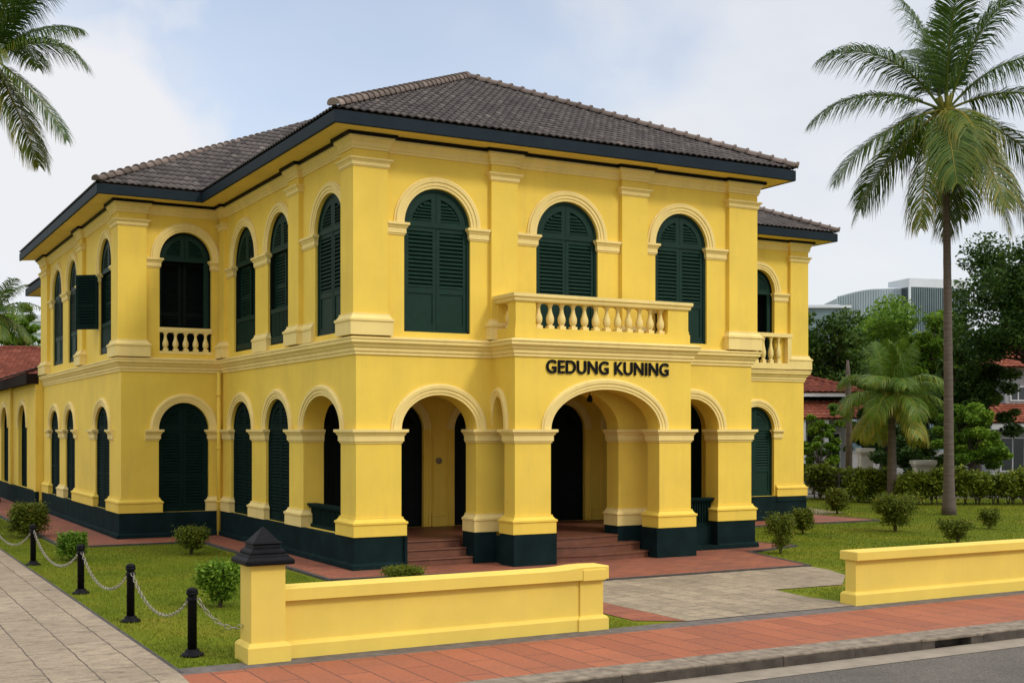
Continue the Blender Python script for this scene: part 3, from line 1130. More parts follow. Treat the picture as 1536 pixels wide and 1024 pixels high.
def louvres(m, xa, xb, z0, z1, y, step=.084, fn=None):
    n = max(1, int(round((z1 - z0) / step)))
    for i in range(n):
        z = z0 + (i + .5) * (z1 - z0) / n
        a, b = (xa, xb) if fn is None else fn(z + .02)
        if b - a < .05:
            continue
        M = Matrix.Translation(((a + b) / 2, y + .020, z)) @ Matrix.Rotation(R(52), 4, 'X')
        m.tbox(M, (b - a) / 2, .046, .005)


def leaf_panel(xa, xb, z0, z1, y, style, d=.04):
    """one shutter leaf in its own x range; style 'panel' louvres over a solid panel, 'full' louvres only, 'solid' panels only"""
    m = MB()
    st = .075
    ya, yb = y, y + d
    m.box(xa, xa + st, ya, yb, z0, z1)
    m.box(xb - st, xb, ya, yb, z0, z1)
    m.box(xa + st, xb - st, ya + .002, yb - .002, z1 - .085, z1)
    m.box(xa + st, xb - st, ya + .002, yb - .002, z0, z0 + .11)
    if style == 'panel':
        zm = z0 + (z1 - z0) * .385
        m.box(xa + st, xb - st, ya + .002, yb - .002, zm - .06, zm + .06)
        louvres(m, xa + st, xb - st, zm + .06, z1 - .085, ya)
        m.box(xa + st, xb - st, ya + .022, yb, z0 + .11, zm - .06)
        m.frustum(xa + st, xb - st, ya + .0221, ya + .03, z0 + .11, zm - .06, 0)
    elif style == 'full':
        zm = z0 + (z1 - z0) * .42
        m.box(xa + st, xb - st, ya + .002, yb - .002, zm - .04, zm + .04)
        louvres(m, xa + st, xb - st, zm + .04, z1 - .085, ya, .075)
        louvres(m, xa + st, xb - st, z0 + .11, zm - .04, ya, .075)
        m.box(xa + st, xb - st, ya + .055, yb + .025, z0 + .11, z1 - .085)
    else:
        for (a, b) in ((.02, .32), (.36, .66), (.70, .97)):
            za, zb = z0 + (z1 - z0) * a, z0 + (z1 - z0) * b
            m.box(xa + st, xb - st, ya + .016, yb, za, zb)
            m.box(xa + st + .05, xb - st - .05, ya + .006, ya + .0155, za + .07, zb - .05)
        for a in (.34, .68):
            za = z0 + (z1 - z0) * a
            m.box(xa + st, xb - st, ya + .002, yb - .002, za - .035, za + .035)
    return m


def fan_panel(o, side, y, d=.04):
    m = MB()
    cx = (o['x0'] + o['x1']) / 2
    z0 = o['zs'] - .03
    n = 14
    s = -1 if side == 'l' else 1
    a = (o['x1'] - o['x0']) / 2 - .056
    b = (o['za'] - o['zs']) - .056
    k = .80
    st = .08

    def out(t, kk=1.0):
        return (cx + s * max(.004, a * kk * math.cos(t)), o['zs'] + b * kk * math.sin(t))
    ts = [PI / 2 * i / n for i in range(n + 1)]
    for t0, t1 in zip(ts, ts[1:]):
        p, q = out(t0), out(t1)
        r_, u_ = out(t1, k), out(t0, k)
        m.quad((p[0], y, p[1]), (q[0], y, q[1]), (r_[0], y, r_[1]), (u_[0], y, u_[1]))
        m.quad((u_[0], y, u_[1]), (r_[0], y, r_[1]), (r_[0], y + d, r_[1]), (u_[0], y + d, u_[1]))
    x0, x1 = sorted((cx + s * .004, cx + s * (st + .03)))
    m.box(x0, x1, y + .001, y + d, z0, o['za'] - .06)
    x0, x1 = sorted((cx + s * .004, cx + s * a))
    m.box(x0, x1, y + .0015, y + d, z0, z0 + .13)

    def fn(z):
        t = min(1, max(0, (z - o['zs']) / (b * k)))
        h = a * k * math.sqrt(1 - t * t)
        e0, e1 = sorted((cx + s * (st + .03), cx + s * h))
        return (e0, e1) if h > st + .05 else (0, 0)
    louvres(m, 0, 0, z0 + .13, o['zs'] + b * k, y, .066, fn)
    return m


def window(M, o, kind, y=.10, g=GREENL):
    """one window or door: frame with backing, its leaves and arched head as children"""
    cx = (o['x0'] + o['x1']) / 2
    m = frame_mesh(o, y - .02)
    m.M = M
    vs = m.v
    m.v = [tuple(M @ Vector(p)) for p in vs]
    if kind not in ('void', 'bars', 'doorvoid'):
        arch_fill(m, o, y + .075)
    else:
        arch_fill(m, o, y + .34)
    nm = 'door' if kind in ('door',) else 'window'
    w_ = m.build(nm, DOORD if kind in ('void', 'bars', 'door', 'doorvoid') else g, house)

    def sub(mm, name, mat):
        mm.v = [tuple(M @ Vector(p)) for p in mm.v]
        return mm.build(name, mat, w_)
    xl, xr = o['x0'] + .056, o['x1'] - .056
    zb = o['z0'] + .052
    zt_ = o['zs'] - .04
    if kind == 'shut':
        sub(leaf_panel(xl, cx - .006, zb, zt_, y + .005, 'panel'), 'shutter', g)
        sub(leaf_panel(cx + .006, xr, zb, zt_, y + .012, 'panel'), 'shutter', g)
    elif kind in ('full',):
        sub(leaf_panel(xl, cx - .006, zb, zt_, y + .005, 'full'), 'shutter', g)
        sub(leaf_panel(cx + .006, xr, zb, zt_, y + .012, 'full'), 'shutter', g)
    elif kind == 'door':
        sub(leaf_panel(xl, cx - .006, zb, zt_, y + .005, 'solid'), 'door_leaf', DOORD)
        sub(leaf_panel(cx + .006, xr, zb, zt_, y + .012, 'solid'), 'door_leaf', DOORD)
    if kind == 'bars':          # leaves folded back inside, low railing of upright bars
        sub(leaf_panel(xl, cx - .01, zb + .75, zt_, y + .10, 'full'), 'shutter', g)
        sub(leaf_panel(cx + .01, xr, zb + .75, zt_, y + .16, 'full'), 'shutter', g)
        r = MB()
        r.box(xl - .05, xr + .05, y - .015, y + .05, zb + .70, zb + .80)
        r.box(xl - .05, xr + .05, y - .015, y + .05, zb + .0, zb + .14)
        nb = int((xr - xl) / .095)
        for i in range(nb):
            xx = xl + (i + .5) * (xr - xl) / nb
            r.box(xx - .022, xx + .022, y, y + .03, zb + .14, zb + .70)
        r.box(xl - .05, xr + .05, y + .06, y + .075, zb, zb + .75)
        sub(r, 'window_railing', g)
    if kind == 'void':
        a = leaf_panel(xl, cx - .03, zb, zt_, y + .27, 'full')
        sub(a, 'shutter', DOORD)
        a = leaf_panel(cx + .03, xr, zb, zt_, y + .27, 'full')
        sub(a, 'shutter', DOORD)
        r = MB()
        r.box(xl - .05, xl + .02, y, y + .05, zb, zt_)
        r.box(xr - .12, xr + .05, y, y + .05, zb, zt_)
        sub(r, 'window_jamb', g)
    if kind in ('bars', 'void'):
        r = MB()
        r.box(o['x0'] + .002, o['x0'] + .012, y - .018, y + .34, o['z0'], o['zs'])
        r.box(o['x1'] - .012, o['x1'] - .002, y - .018, y + .34, o['z0'], o['zs'])
        A = arch_pts(o, 20, -.006)
        for p, q in zip(A, A[1:]):
            r.quad((p[0], y - .01, p[1]), (q[0], y - .01, q[1]), (q[0], y + .34, q[1]), (p[0], y + .34, p[1]))
        sub(r, 'window_lining', g)
    tr = MB()
    tr.box(xl - .05, xr + .05, y - .012, y + .05, o['zs'] - .04, o['zs'] + .045)
    sub(tr, 'transom', g if kind != 'door' else DOORD)
    for sd in ('l', 'r'):
        sub(fan_panel(o, sd, y + .002), 'fanlight', g if kind != 'door' else DOORD)
    return w_


for o in up_front:
    window(F0, o, 'shut', .07)
window(L0, up_left[0], 'shut', .07)
window(L0, up_left[1], 'bars', .07)
window(L0, up_left[2], 'bars', .07)
for o in gf_left[1:]:
    window(L0, o, 'full', .08, GREEN)
window(FW, gf_wing[0], 'full', .12, GREEN)
window(FW, up_wing[0], 'void', .14)
for o in gf_wingl:
    window(LW, o, 'full', .06, GREEN)
window(LW, up_wingl[0], 'bars', .06)
window(LW, up_wingl[1], 'shut', .06)
window(LW, up_wingl[2], 'shut', .06)
window(FR, gf_right[0], 'shut', .12)
window(FR, up_right[0], 'void', .14)
for o in vdoors:
    window(FB, o, 'door', .10)
wr = window(RIGHT(U1), gf_rside[0], 'full', .40, GREEN)

# shutter swung open on the wing side wall
lf = leaf_panel(-.66, 0, 5.58, 7.08, 0, 'full', .05)
Mo = Matrix.Translation((U0 - .05, 12.36, 0)) @ Matrix.Rotation(R(-41), 4, 'Z')
lf.v = [tuple(Mo @ Vector(p)) for p in lf.v]
lf.build('open_shutter', GREEN, house)

# ---- balustrades
BAL = [(.062, 0), (.062, .075), (.05, .085), (.05, .10), (.062, .11), (.078, .15), (.086, .20), (.082, .25), (.062, .31), (.046, .36), (.038, .42), (.038, .46), (.048, .475), (.048, .49), (.058, .505), (.058, .55)]


def baluster_mesh(h, r=1.0):
    m = MB()
    m.box(-.068 * r, .068 * r, -.068 * r, .068 * r, 0, .07 * h / .55)
    m.lathe([(a * r, z * h / .55) for a, z in BAL], (0, 0, 0.001), 16)
    m.box(-.062 * r, .062 * r, -.062 * r, .062 * r, h - .03, h + .001)
    return m




def balustrade(name, rail_boxes, pts, z0, h, r=1.0, mat=TRIM):
    m = MB()
    for b in rail_boxes:
        if b[0] == 'box':
            m.box(*b[1:])
        else:
            m.sweep(b[1], b[2])
    rail = m.build(name, YEL if name == 'balcony_parapet' else TRIM, house)
    first = None
    for p in pts:
        if first is None:
            first = baluster_mesh(h, r).build('baluster', mat, rail)
            first.location = (p[0], p[1], z0)
        else:
            c = first.copy()
            C.objects.link(c)
            c.location = (p[0], p[1], z0)
            c.parent = rail
    return rail


RAILP = [(-.30, 5.44), (.02, 5.44), (.035, 5.47), (.035, 5.50), (.07, 5.535), (.07, 5.60), (-.30, 5.60)]
balustrade('balcony_parapet', [
    ('box', PU0 + .012, PU1 - .012, PV + .012, PV + .30, ZU - .005, 4.90),
    ('box', PU0 + .013, PU0 + .30, PV + .30, -.002, ZU - .005, 4.898),
    ('box', PU1 - .30, PU1 - .013, PV + .30, -.002, ZU - .005, 4.898),
    ('box', PU0 + .04, 3.58, PV + .04, PV + .34, 4.901, 5.439),
    ('box', 6.93, PU1 - .04, PV + .04, PV + .34, 4.901, 5.439),
    ('box', PU0 + .028, 3.60, PV + .028, PV + .35, 4.902, 4.97),
    ('box', 6.91, PU1 - .028, PV + .028, PV + .35, 4.902, 4.97),
    ('box', PU0 + .045, PU0 + .29, -.16, -.101, 4.9, 5.44),
    ('box', PU1 - .29, PU1 - .045, -.16, -.101, 4.9, 5.44),
], [(3.72 + i * (6.82 - 3.72) / 11, PV + .17) for i in range(12)] + [(PU0 + .17, PV + .52), (PU1 - .17, PV + .52)], 4.90, .54)
m = MB()
m.sweep(RAILP, [(PU0 + .03, -.02), (PU0 + .03, PV + .03), (PU1 - .03, PV + .03), (PU1 - .03, -.02)])
m.build('balcony_rail', TRIM, house)
balustrade('wing_balustrade', [('box', -1.64, -.26, V1 - .03, V1 + .13, 5.38, 5.47), ('box', -1.64, -.26, V1 - .015, V1 + .11, 5.34, 5.381), ('box', -1.64, -.26, V1 - .01, V1 + .12, 4.79, 4.86)],
           [(-1.47 + i * .262, V1 + .05) for i in range(5)], 4.86, .48, .92)
balustrade('right_wing_balustrade', [('box', 15.1, 16.98, VR - .20, VR - .0, 5.66, 5.78), ('box', 16.80, 16.95, VR - .18, VR - .01, 4.70, 5.66), ('box', 15.1, 16.95, VR - .19, VR - .001, 4.68, 4.86)],
           [(15.28 + i * .30, VR - .10) for i in range(5)], 4.86, .80, 1.0)

# ---- lettering on the porch
cu = bpy.data.curves.new('sign_text', 'FONT')
cu.body = 'GEDUNG KUNING'
cu.size = .36
cu.extrude = .013
cu.offset = .008
cu.space_character = 1.03
to = bpy.data.objects.new('sign_text', cu)
C.objects.link(to)
dg = bpy.context.evaluated_depsgraph_get()
me = bpy.data.meshes.new_from_object(to.evaluated_get(dg))
bpy.data.objects.remove(to)
xs = [v.co.x for v in me.vertices]
ys = [v.co.y for v in me.vertices]
sx = (6.90 - 3.80) / (max(xs) - min(xs))
sy = .285 / (max(ys) - min(ys))
for v in me.vertices:
    x, y, z = v.co
    v.co = (3.80 + (x - min(xs)) * sx, PV - .022 - z, 3.975 + (y - min(ys)) * sy)
sign = bpy.data.objects.new('sign_lettering', None)
C.objects.link(sign)
sign.parent = house
sign['label'] = 'raised black capital letters reading GEDUNG KUNING above the porch arch'
isl = bmesh.new()
isl.from_mesh(me)
left = set(isl.faces)
groups = []
while left:
    st = [left.pop()]
    gset = set(st)
    while st:
        f_ = st.pop()
        for e_ in f_.edges:
            for g_ in e_.link_faces:
                if g_ in left:
                    left.discard(g_)
                    gset.add(g_)
                    st.append(g_)
    groups.append(gset)
groups.sort(key=lambda g_: min(v.co.x for f_ in g_ for v in f_.verts))
for g_ in groups:
    vs_ = sorted({v for f_ in g_ for v in f_.verts}, key=lambda v: v.index)
    ix = {v: i for i, v in enumerate(vs_)}
    lm = bpy.data.meshes.new('letter')
    lm.from_pydata([tuple(v.co) for v in vs_], [], [[ix[v] for v in f_.verts] for f_ in g_])
    lm.materials.append(LETT)
    lo = bpy.data.objects.new('letter', lm)
    C.objects.link(lo)
    lo.parent = sign
isl.free()


# ---- roof
def tiled(poly, e0, e1, mat=ROOFT, pw=.17, pl=.27, amp=.03, lift=.022, name='roof', parent=None, seed=0):
    """barrel tiles on a plane polygon (3d points, e0->e1 the eave), clipped to the polygon"""
    r = random.Random(seed)
    P = [Vector(p) for p in poly]
    E0, E1 = Vector(e0), Vector(e1)
    ax = (E1 - E0).normalized()
    nrm = Vector((0, 0, 0))
    for i in range(len(P)):
        nrm += P[i].cross(P[(i + 1) % len(P)])
    nrm.normalize()
    if nrm.z < 0:
        nrm = -nrm
    ay = nrm.cross(ax).normalized()
    a = [(p - E0).dot(ax) for p in P]
    b = [(p - E0).dot(ay) for p in P]
    sgn = 1 if max(b) > -min(b) else -1
    if sgn < 0:
        ay = -ay
        b = [-x for x in b]
    a0, a1, b1 = min(a), max(a), max(b)
    nc, nr = int((a1 - a0) / pw) + 1, int(b1 / pl) + 1
    ss = 6
    prof = []
    for i in range(ss):
        t = i / ss
        prof.append((t, amp * (math.cos(2 * PI * t) * .5 + .5) ** 0.8))
    bm = bmesh.new()
    lay = bm.faces.layers.float.new('rnd')
    for j in range(nr):
        rows = []
        jit = r.uniform(-.006, .006)
        for (bb, hh) in ((j * pl, lift), ((j + 1) * pl + .01, 0.0)):
            row = []
            for i in range(nc * ss + 1):
                t, h = prof[i % ss]
                aa = a0 + (i // ss + t) * pw + jit
                q = E0 + ax * aa + ay * bb + nrm * (h + hh + .012)
                row.append(bm.verts.new(q))
            rows.append(row)
        low = []
        for i in range(nc * ss + 1):
            t, h = prof[i % ss]
            q = rows[0][i].co - nrm * (lift + .004)
            low.append(bm.verts.new(q))
        val = 0.5
        for i in range(nc * ss):
            if i % ss == 3 or i == 0:
                val = min(1, max(0, r.gauss(.42, .2)))
            f = bm.faces.new((rows[0][i], rows[0][i + 1], rows[1][i + 1], rows[1][i]))
            f[lay] = val
            f.smooth = True
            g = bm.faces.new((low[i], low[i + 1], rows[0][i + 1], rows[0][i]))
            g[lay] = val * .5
    n = len(P)
    cen = sum(P, Vector()) / n
    for i in range(n):
        p, q = P[i], P[(i + 1) % n]
        d = (q - p).normalized()
        if abs(d.dot(ax)) > .999 and abs((p - E0).dot(ay)) < .01:
            continue
        pn = d.cross(nrm)
        if pn.dot(cen - p) > 0:
            pn = -pn
        geom = list(bm.verts) + list(bm.edges) + list(bm.faces)
        bmesh.ops.bisect_plane(bm, geom=geom, plane_co=p, plane_no=pn, clear_outer=True)
    # underside board
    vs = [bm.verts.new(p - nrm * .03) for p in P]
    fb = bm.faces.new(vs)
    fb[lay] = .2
    me = bpy.data.meshes.new(name)
    bm.to_mesh(me)
    bm.free()
    me.materials.append(mat)
    o = bpy.data.objects.new(name, me)
    C.objects.link(o)
    o.parent = parent
    return o


def ridge(p, q, parent, mat=RIDGE, r0=.125, seg=.30, name='ridge_cap', seed=1):
    rr = random.Random(seed)
    p, q = Vector(p), Vector(q)
    d = (q - p)
    n = max(1, int(d.length / seg))
    d.normalize()
    side = d.cross(Vector((0, 0, 1))).normalized()
    up = side.cross(d).normalized()
    m = MB()
    L = (q - p).length / n
    for i in range(n):
        a = p + d * (L * i)
        b = a + d * (L * 1.10)
        v = []
        k = 8
        for (c, r, l) in ((a, r0 * 1.08, .022), (a + d * .05, r0 * 1.08, .022), (a + d * .052, r0, .0), (b, r0 * .92, -.004)):
            for t in range(k + 1):
                th = PI * t / k * 1.1 - .05 * PI
                v.append(c + side * (r * math.cos(th)) + up * (r * .85 * math.sin(th) + l))
        f = [tuple(range(k + 1))]
        for s_ in range(3):
            for t in range(k):
                f.append((s_ * (k + 1) + t, s_ * (k + 1) + t + 1, (s_ + 1) * (k + 1) + t + 1, (s_ + 1) * (k + 1) + t))
        m.add(v, f, False, min(1, max(0, rr.gauss(.5, .22))))
    return m.build(name, mat, parent)


OV = .72
ZR = 8.93
eL, eF = -OV, -OV                         # front block eaves
eR = U1 + OV
PK = (U1 / 2, U1 / 2, 11.70)              # front block peak
wL, wF = U0 - OV, V1 - OV                 # rear block eaves
RP1 = (6.5, 15.75, 13.45)                 # rear ridge, left end
RP2 = (9.2, 15.75, 13.45)
rF = VR - OV
rR = UR + OV
VL2 = (5.02, 13.3, 11.70)
rf1 = tiled([(eL, eF, ZR), (eR, eF, ZR), PK], (eL, eF, ZR), (eR, eF, ZR), parent=house, seed=1)
tiled([(eL, wF, ZR), (eL, eF, ZR), PK, VL2], (eL, wF, ZR), (eL, eF, ZR), parent=house, seed=2)
tiled([(eR, eF, ZR), (eR, 8, ZR), (5.02, 13.3, 11.70), PK], (eR, eF, ZR), (eR, 8, ZR), parent=house, seed=3)
rf2 = tiled([(wL, wF, ZR), (eL, wF, ZR), VL2, RP1], (wL, wF, ZR), (eL, wF, ZR), parent=house, seed=4)
tiled([(wL, 22.8, ZR), (wL, wF, ZR), RP1], (wL, 22.8, ZR), (wL, wF, ZR), parent=house, seed=5)
rf3 = tiled([(9.2, rF, ZR), (rR, rF, ZR), RP2], (9.2, rF, ZR), (rR, rF, ZR), parent=house, seed=6)
tiled([(rR, rF, ZR), (rR, 22.8, ZR), RP2], (rR, rF, ZR), (rR, 22.8, ZR), parent=house, seed=7)
tiled([(rR, 22.8, ZR), (wL, 22.8, ZR), RP1, RP2], (rR, 22.8, ZR), (wL, 22.8, ZR), parent=house, seed=8, pw=.5, pl=.8)
lift = .05


def up3(p, dz=lift):
    return (p[0], p[1], p[2] + dz)


ridge(up3((eL - .04, eF - .04, ZR - .01)), up3(PK), rf1, seed=2)
ridge(up3((eR + .04, eF - .04, ZR - .01)), up3(PK), rf1, seed=3)
ridge(up3(PK), up3((5.02, 13.3, 11.70)), rf1, seed=4)
ridge(up3((wL - .04, wF - .04, ZR - .01)), up3(RP1), rf2, seed=5)
ridge(up3(RP1), up3(RP2), rf2, seed=6)
ridge(up3((rR + .04, rF - .04, ZR - .01)), up3(RP2), rf3, seed=7)

eave = [(wL, 22.8), (wL, wF), (eL, wF), (eL, eF), (eR, eF), (eR, rF), (rR, rF), (rR, 22.8)]
m = MB()
m.sweep([(-.035, 8.655), (.0, 8.655), (.012, 8.67), (.012, 8.90), (-.035, 8.90)], eave)
m.build('fascia', FASC, house)
inner = [(U0, VB), (U0, V1), (0, V1), (0, 0), (U1, 0), (U1, VR), (UR, VR), (UR, 21)]
m = MB()
for i in range(len(eave) - 1):
    a, b_, c, d = eave[i], eave[i + 1], inner[i + 1], inner[i]
    m.quad((a[0], a[1], 8.672), (b_[0], b_[1], 8.672), (c[0], c[1], 8.672), (d[0], d[1], 8.672))
m.build('soffit', SOFF, house)
# lower rear wing of the mansion, its eave showing past the left wall
m = MB()
m.box(-1.4, 9, 22.4, 27.5, 0, 8.1)
m.build('rear_wing_wall', YEL, house)
rr = tiled([(-2.45, 28, 8.28), (-2.45, 22.6, 8.28), (3.5, 24.0, 10.0), (3.5, 26, 10.0)], (-2.45, 28, 8.28), (-2.45, 22.6, 8.28), parent=house, seed=9, pw=.25, pl=.35, name='rear_wing_roof')
m = MB()
m.sweep([(-.04, 7.98), (0, 7.98), (0, 8.24), (-.04, 8.24)], [(0, 28), (-2.45, 28), (-2.45, 22.6)])
m.build('fascia', FASC, house)
m = MB()
m.quad((-2.42, 28, 8.0), (-2.42, 22.6, 8.0), (-1.4, 22.6, 8.0), (-1.4, 28, 8.0))
m.build('soffit', SOFF, house)

# ------------------------------------------------------------------ garden walls
gw = thing('garden_wall', 'low yellow garden wall with a black capped gate post at its left end', 'wall', (-4.5, -8.3, 0))
inv = Matrix.Translation((4.5, 8.3, 0))
m = MB(inv)
m.box(-4.29, .02, -8.26, -8.02, -.02, .72)
m.box(.021, .40, -8.29, -7.99, -.02, .74)
m.build('wall_body', LOWW, gw)
WB = [(0, -.02), (.06, -.02), (.06, .165), (.04, .19), (0, .21)]
m = MB(inv)
m.sweep(WB, [(-4.285, -8.26), (.022, -8.26), (.022, -8.29), (.40, -8.29), (.40, -7.99)])
m.build('wall_base', LOWW, gw, .008)
m = MB(inv)
v, f = [], []
xs_ = [-4.288, -3, -2, -1, -.4, -.2, .0, .2, .46]
zs_ = [.872, .872, .872, .872, .874, .882, .900, .905, .898]
for x, z in zip(xs_, zs_):
    v += [(x, -8.345, .715), (x, -8.345, z - .012), (x, -8.33, z), (x, -7.95, z), (x, -7.935, z - .012), (x, -7.935, .715)]
for i in range(len(xs_) - 1):
    for k in range(6):
        f.append((i * 6 + k, (i + 1) * 6 + k, (i + 1) * 6 + (k + 1) % 6, i * 6 + (k + 1) % 6))
f += [tuple(range(6)), tuple(range(len(v) - 6, len(v)))[::-1]]
m.add(v, f)
m.build('coping', LOWW, gw)
m = MB(inv)
m.box(.03, .405, -8.36, -7.93, .70, .86)
m.build('coping_block', LOWW, gw, .01)
m = MB(inv)
m.box(-4.72, -4.29, -8.42, -7.98, -.02, 1.19)
m.build('gate_post', LOWW, gw, .008)
m = MB(inv)
m.sweep([(0, -.02), (.055, -.02), (.055, .19), (.03, .225), (0, .24)], [(-4.72, -7.98), (-4.72, -8.42), (-4.29, -8.42), (-4.29, -7.98)], True)
m.build('post_base', LOWW, gw, .006)
cx, cy = -4.505, -8.2
m = MB(inv)


def sq(r, z0, z1, ins=0.0):
    m.frustum(cx - r, cx + r, cy - r, cy + r, z0, z1, ins)


sq(.275, 1.175, 1.185, -.03)
sq(.305, 1.186, 1.235, 0)
sq(.305, 1.2351, 1.275, .05)
sq(.255, 1.2751, 1.30, .01)
sq(.22, 1.3001, 1.335, 0)
sq(.22, 1.3351, 1.375, .05)
sq(.175, 1.3751, 1.42, .01)
sq(.185, 1.4201, 1.44, .0)
sq(.165, 1.4401, 1.62, .155)
m.build('post_cap', BLK, gw, .008)

gw2 = thing('garden_wall', 'plain low yellow garden wall with a flat coping, on the right beyond the entrance gap', 'wall', (5.2, -8.3, 0))
inv = Matrix.Translation((-5.2, 8.3, 0))
m = MB(inv)
m.box(5.22, 26, -8.29, -8.06, -.02, .72)
m.build('wall_body', LOWW, gw2)
m = MB(inv)
m.sweep([(0, -.02), (.06, -.02), (.06, .17), (.035, .20), (0, .215)], [(26, -8.06), (5.22, -8.06), (5.22, -8.29), (26, -8.29)])
m.build('wall_base', LOWW, gw2, .008)
m = MB(inv)
m.box(5.17, 26.1, -8.375, -7.98, .715, .862)
m.build('coping', LOWW, gw2, .014)

# ------------------------------------------------------------------ bollards and chains
bpos = [(-5.20, -7.55), (-5.28, -4.38), (-5.36, -.80), (-5.42, 4.35), (-5.75, 8.9)]
blab = ['black chain bollard nearest to the capped gate post', 'second black chain bollard counting from the gate post',
        'third black chain bollard counting from the gate post, near the bright green shrub', 'fourth black chain bollard counting from the gate post, by the left shrub']
b0 = None
for i, (x, y) in enumerate(bpos[:4]):
    if b0 is None:
        b0 = thing('bollard', blab[0], 'bollard', (x, y, 0), 0, 'chain bollards along the footpath')
        m = MB()
        m.lathe([(.145, 0), (.15, .02), (.13, .04), (.095, .055), (.085, .08), (.08, .09)], (0, 0, 0), 8)
        m.build('bollard_base', BLK, b0)
        m = MB()
        m.lathe([(.058, .06), (.056, .68), (.07, .69), (.07, .715), (.056, .725), (.056, .755), (.074, .765), (.074, .79), (.06, .80)], (0, 0, 0), 20)
        m.build('bollard_post', BLK, b0)
        m = MB()
        m.lathe([(.066, .79), (.07, .81), (.06, .835), (.03, .85), (0, .853)], (0, 0, 0), 20)
        m.build('bollard_cap', BLK, b0)
        m = MB()
        for s in (-1, 1):
            ring = [(0, s * (.085 + .022 * math.cos(t)), .735 + .022 * math.sin(t)) for t in np.linspace(0, 2 * PI, 11)]
            m.tube(ring, .006, 6)
        m.build('chain_ring', BLK, b0)
    else:
        c = copy_tree(b0)
        c.location = (x, y, 0)
        c.rotation_euler = (0, 0, R(random.uniform(-2, 2)))
        c['label'] = blab[i]


def chain(p, q, sag, label):
    p, q = Vector(p), Vector(q)
    n = 40
    pts = []
    for i in range(n + 1):
        t = i / n
        z = sag * (math.cosh((t - .5) * 2.6) - math.cosh(1.3)) / (math.cosh(1.3) - 1)
        pts.append(p.lerp(q, t) + Vector((0, 0, z)))
    d = [0]
    for a, b in zip(pts, pts[1:]):
        d.append(d[-1] + (b - a).length)
    step = .08
    k = int(d[-1] / step)
    m = MB()
    for j in range(k):
        s = (j + .5) * d[-1] / k
        i = max(0, min(n - 1, next((i for i in range(n) if d[i + 1] >= s), n - 1)))
        t = (s - d[i]) / (d[i + 1] - d[i])
        c = pts[i].lerp(pts[i + 1], t)
        dr = (pts[i + 1] - pts[i]).normalized()
        sd = dr.cross(Vector((0, 0, 1))).normalized()
        up = sd.cross(dr)
        ax = sd if j % 2 else up
        ring = [c + dr * (.053 * math.cos(th)) + ax * (.024 * math.sin(th)) for th in np.linspace(0, 2 * PI, 9)]
        m.tube(ring, .0052, 5)
    o = m.build('chain', CHAIN)
    mid = (p + q) / 2
    return tag(o, label, 'chain', 'chains hanging between the bollards')


def ringp(i, s):
    x, y = bpos[i]
    return (x, y + s * .10, .725)


chain((-4.73, -8.1, .42), (bpos[0][0] + .05, bpos[0][1] - .08, .72), .14, 'sagging metal chain from the gate post to the nearest bollard')
chain(ringp(0, 1), ringp(1, -1), .40, 'sagging metal chain between the nearest bollard and the second bollard from the gate post')
chain(ringp(1, 1), ringp(2, -1), .42, 'sagging metal chain between the second and third bollards from the gate post')
chain(ringp(2, 1), ringp(3, -1), .46, 'sagging metal chain between the third and fourth bollards, passing the bright green shrub')
chain(ringp(3, 1), (bpos[4][0] - .1, bpos[4][1], .95), .55, 'sagging metal chain leaving the picture at the far left, past the leftmost shrub')


# ------------------------------------------------------------------ foliage
def leaf_quads(P, size, flat=0.5, aspect=.5, droop=0.0, updir=None):
    """P (n,3) leaf centres -> verts, faces: each leaf a folded diamond of two triangles"""
    n = len(P)
    sz = size * rng.uniform(.65, 1.35, (n, 1))
    d = rng.normal(size=(n, 3))
    d[:, 2] *= .6
    d[:, 2] -= droop
    if updir is not None:
        d += updir
    d /= np.linalg.norm(d, axis=1, keepdims=True) + 1e-9
    up = rng.normal(size=(n, 3)) * (1 - flat)
    up[:, 2] += flat * 1.6
    s = np.cross(d, up)
    s /= np.linalg.norm(s, axis=1, keepdims=True) + 1e-9
    nn = np.cross(s, d)
    a = P - d * sz * .5
    c = P + d * sz * .5
    b = P + s * sz * aspect * .5 + nn * sz * .08
    e = P - s * sz * aspect * .5 + nn * sz * .08
    V = np.stack([a, b, c, e], 1).reshape(-1, 3)
    i = np.arange(n)[:, None] * 4
    Fq = i + np.array([[0, 1, 2, 3]])
    return V, Fq


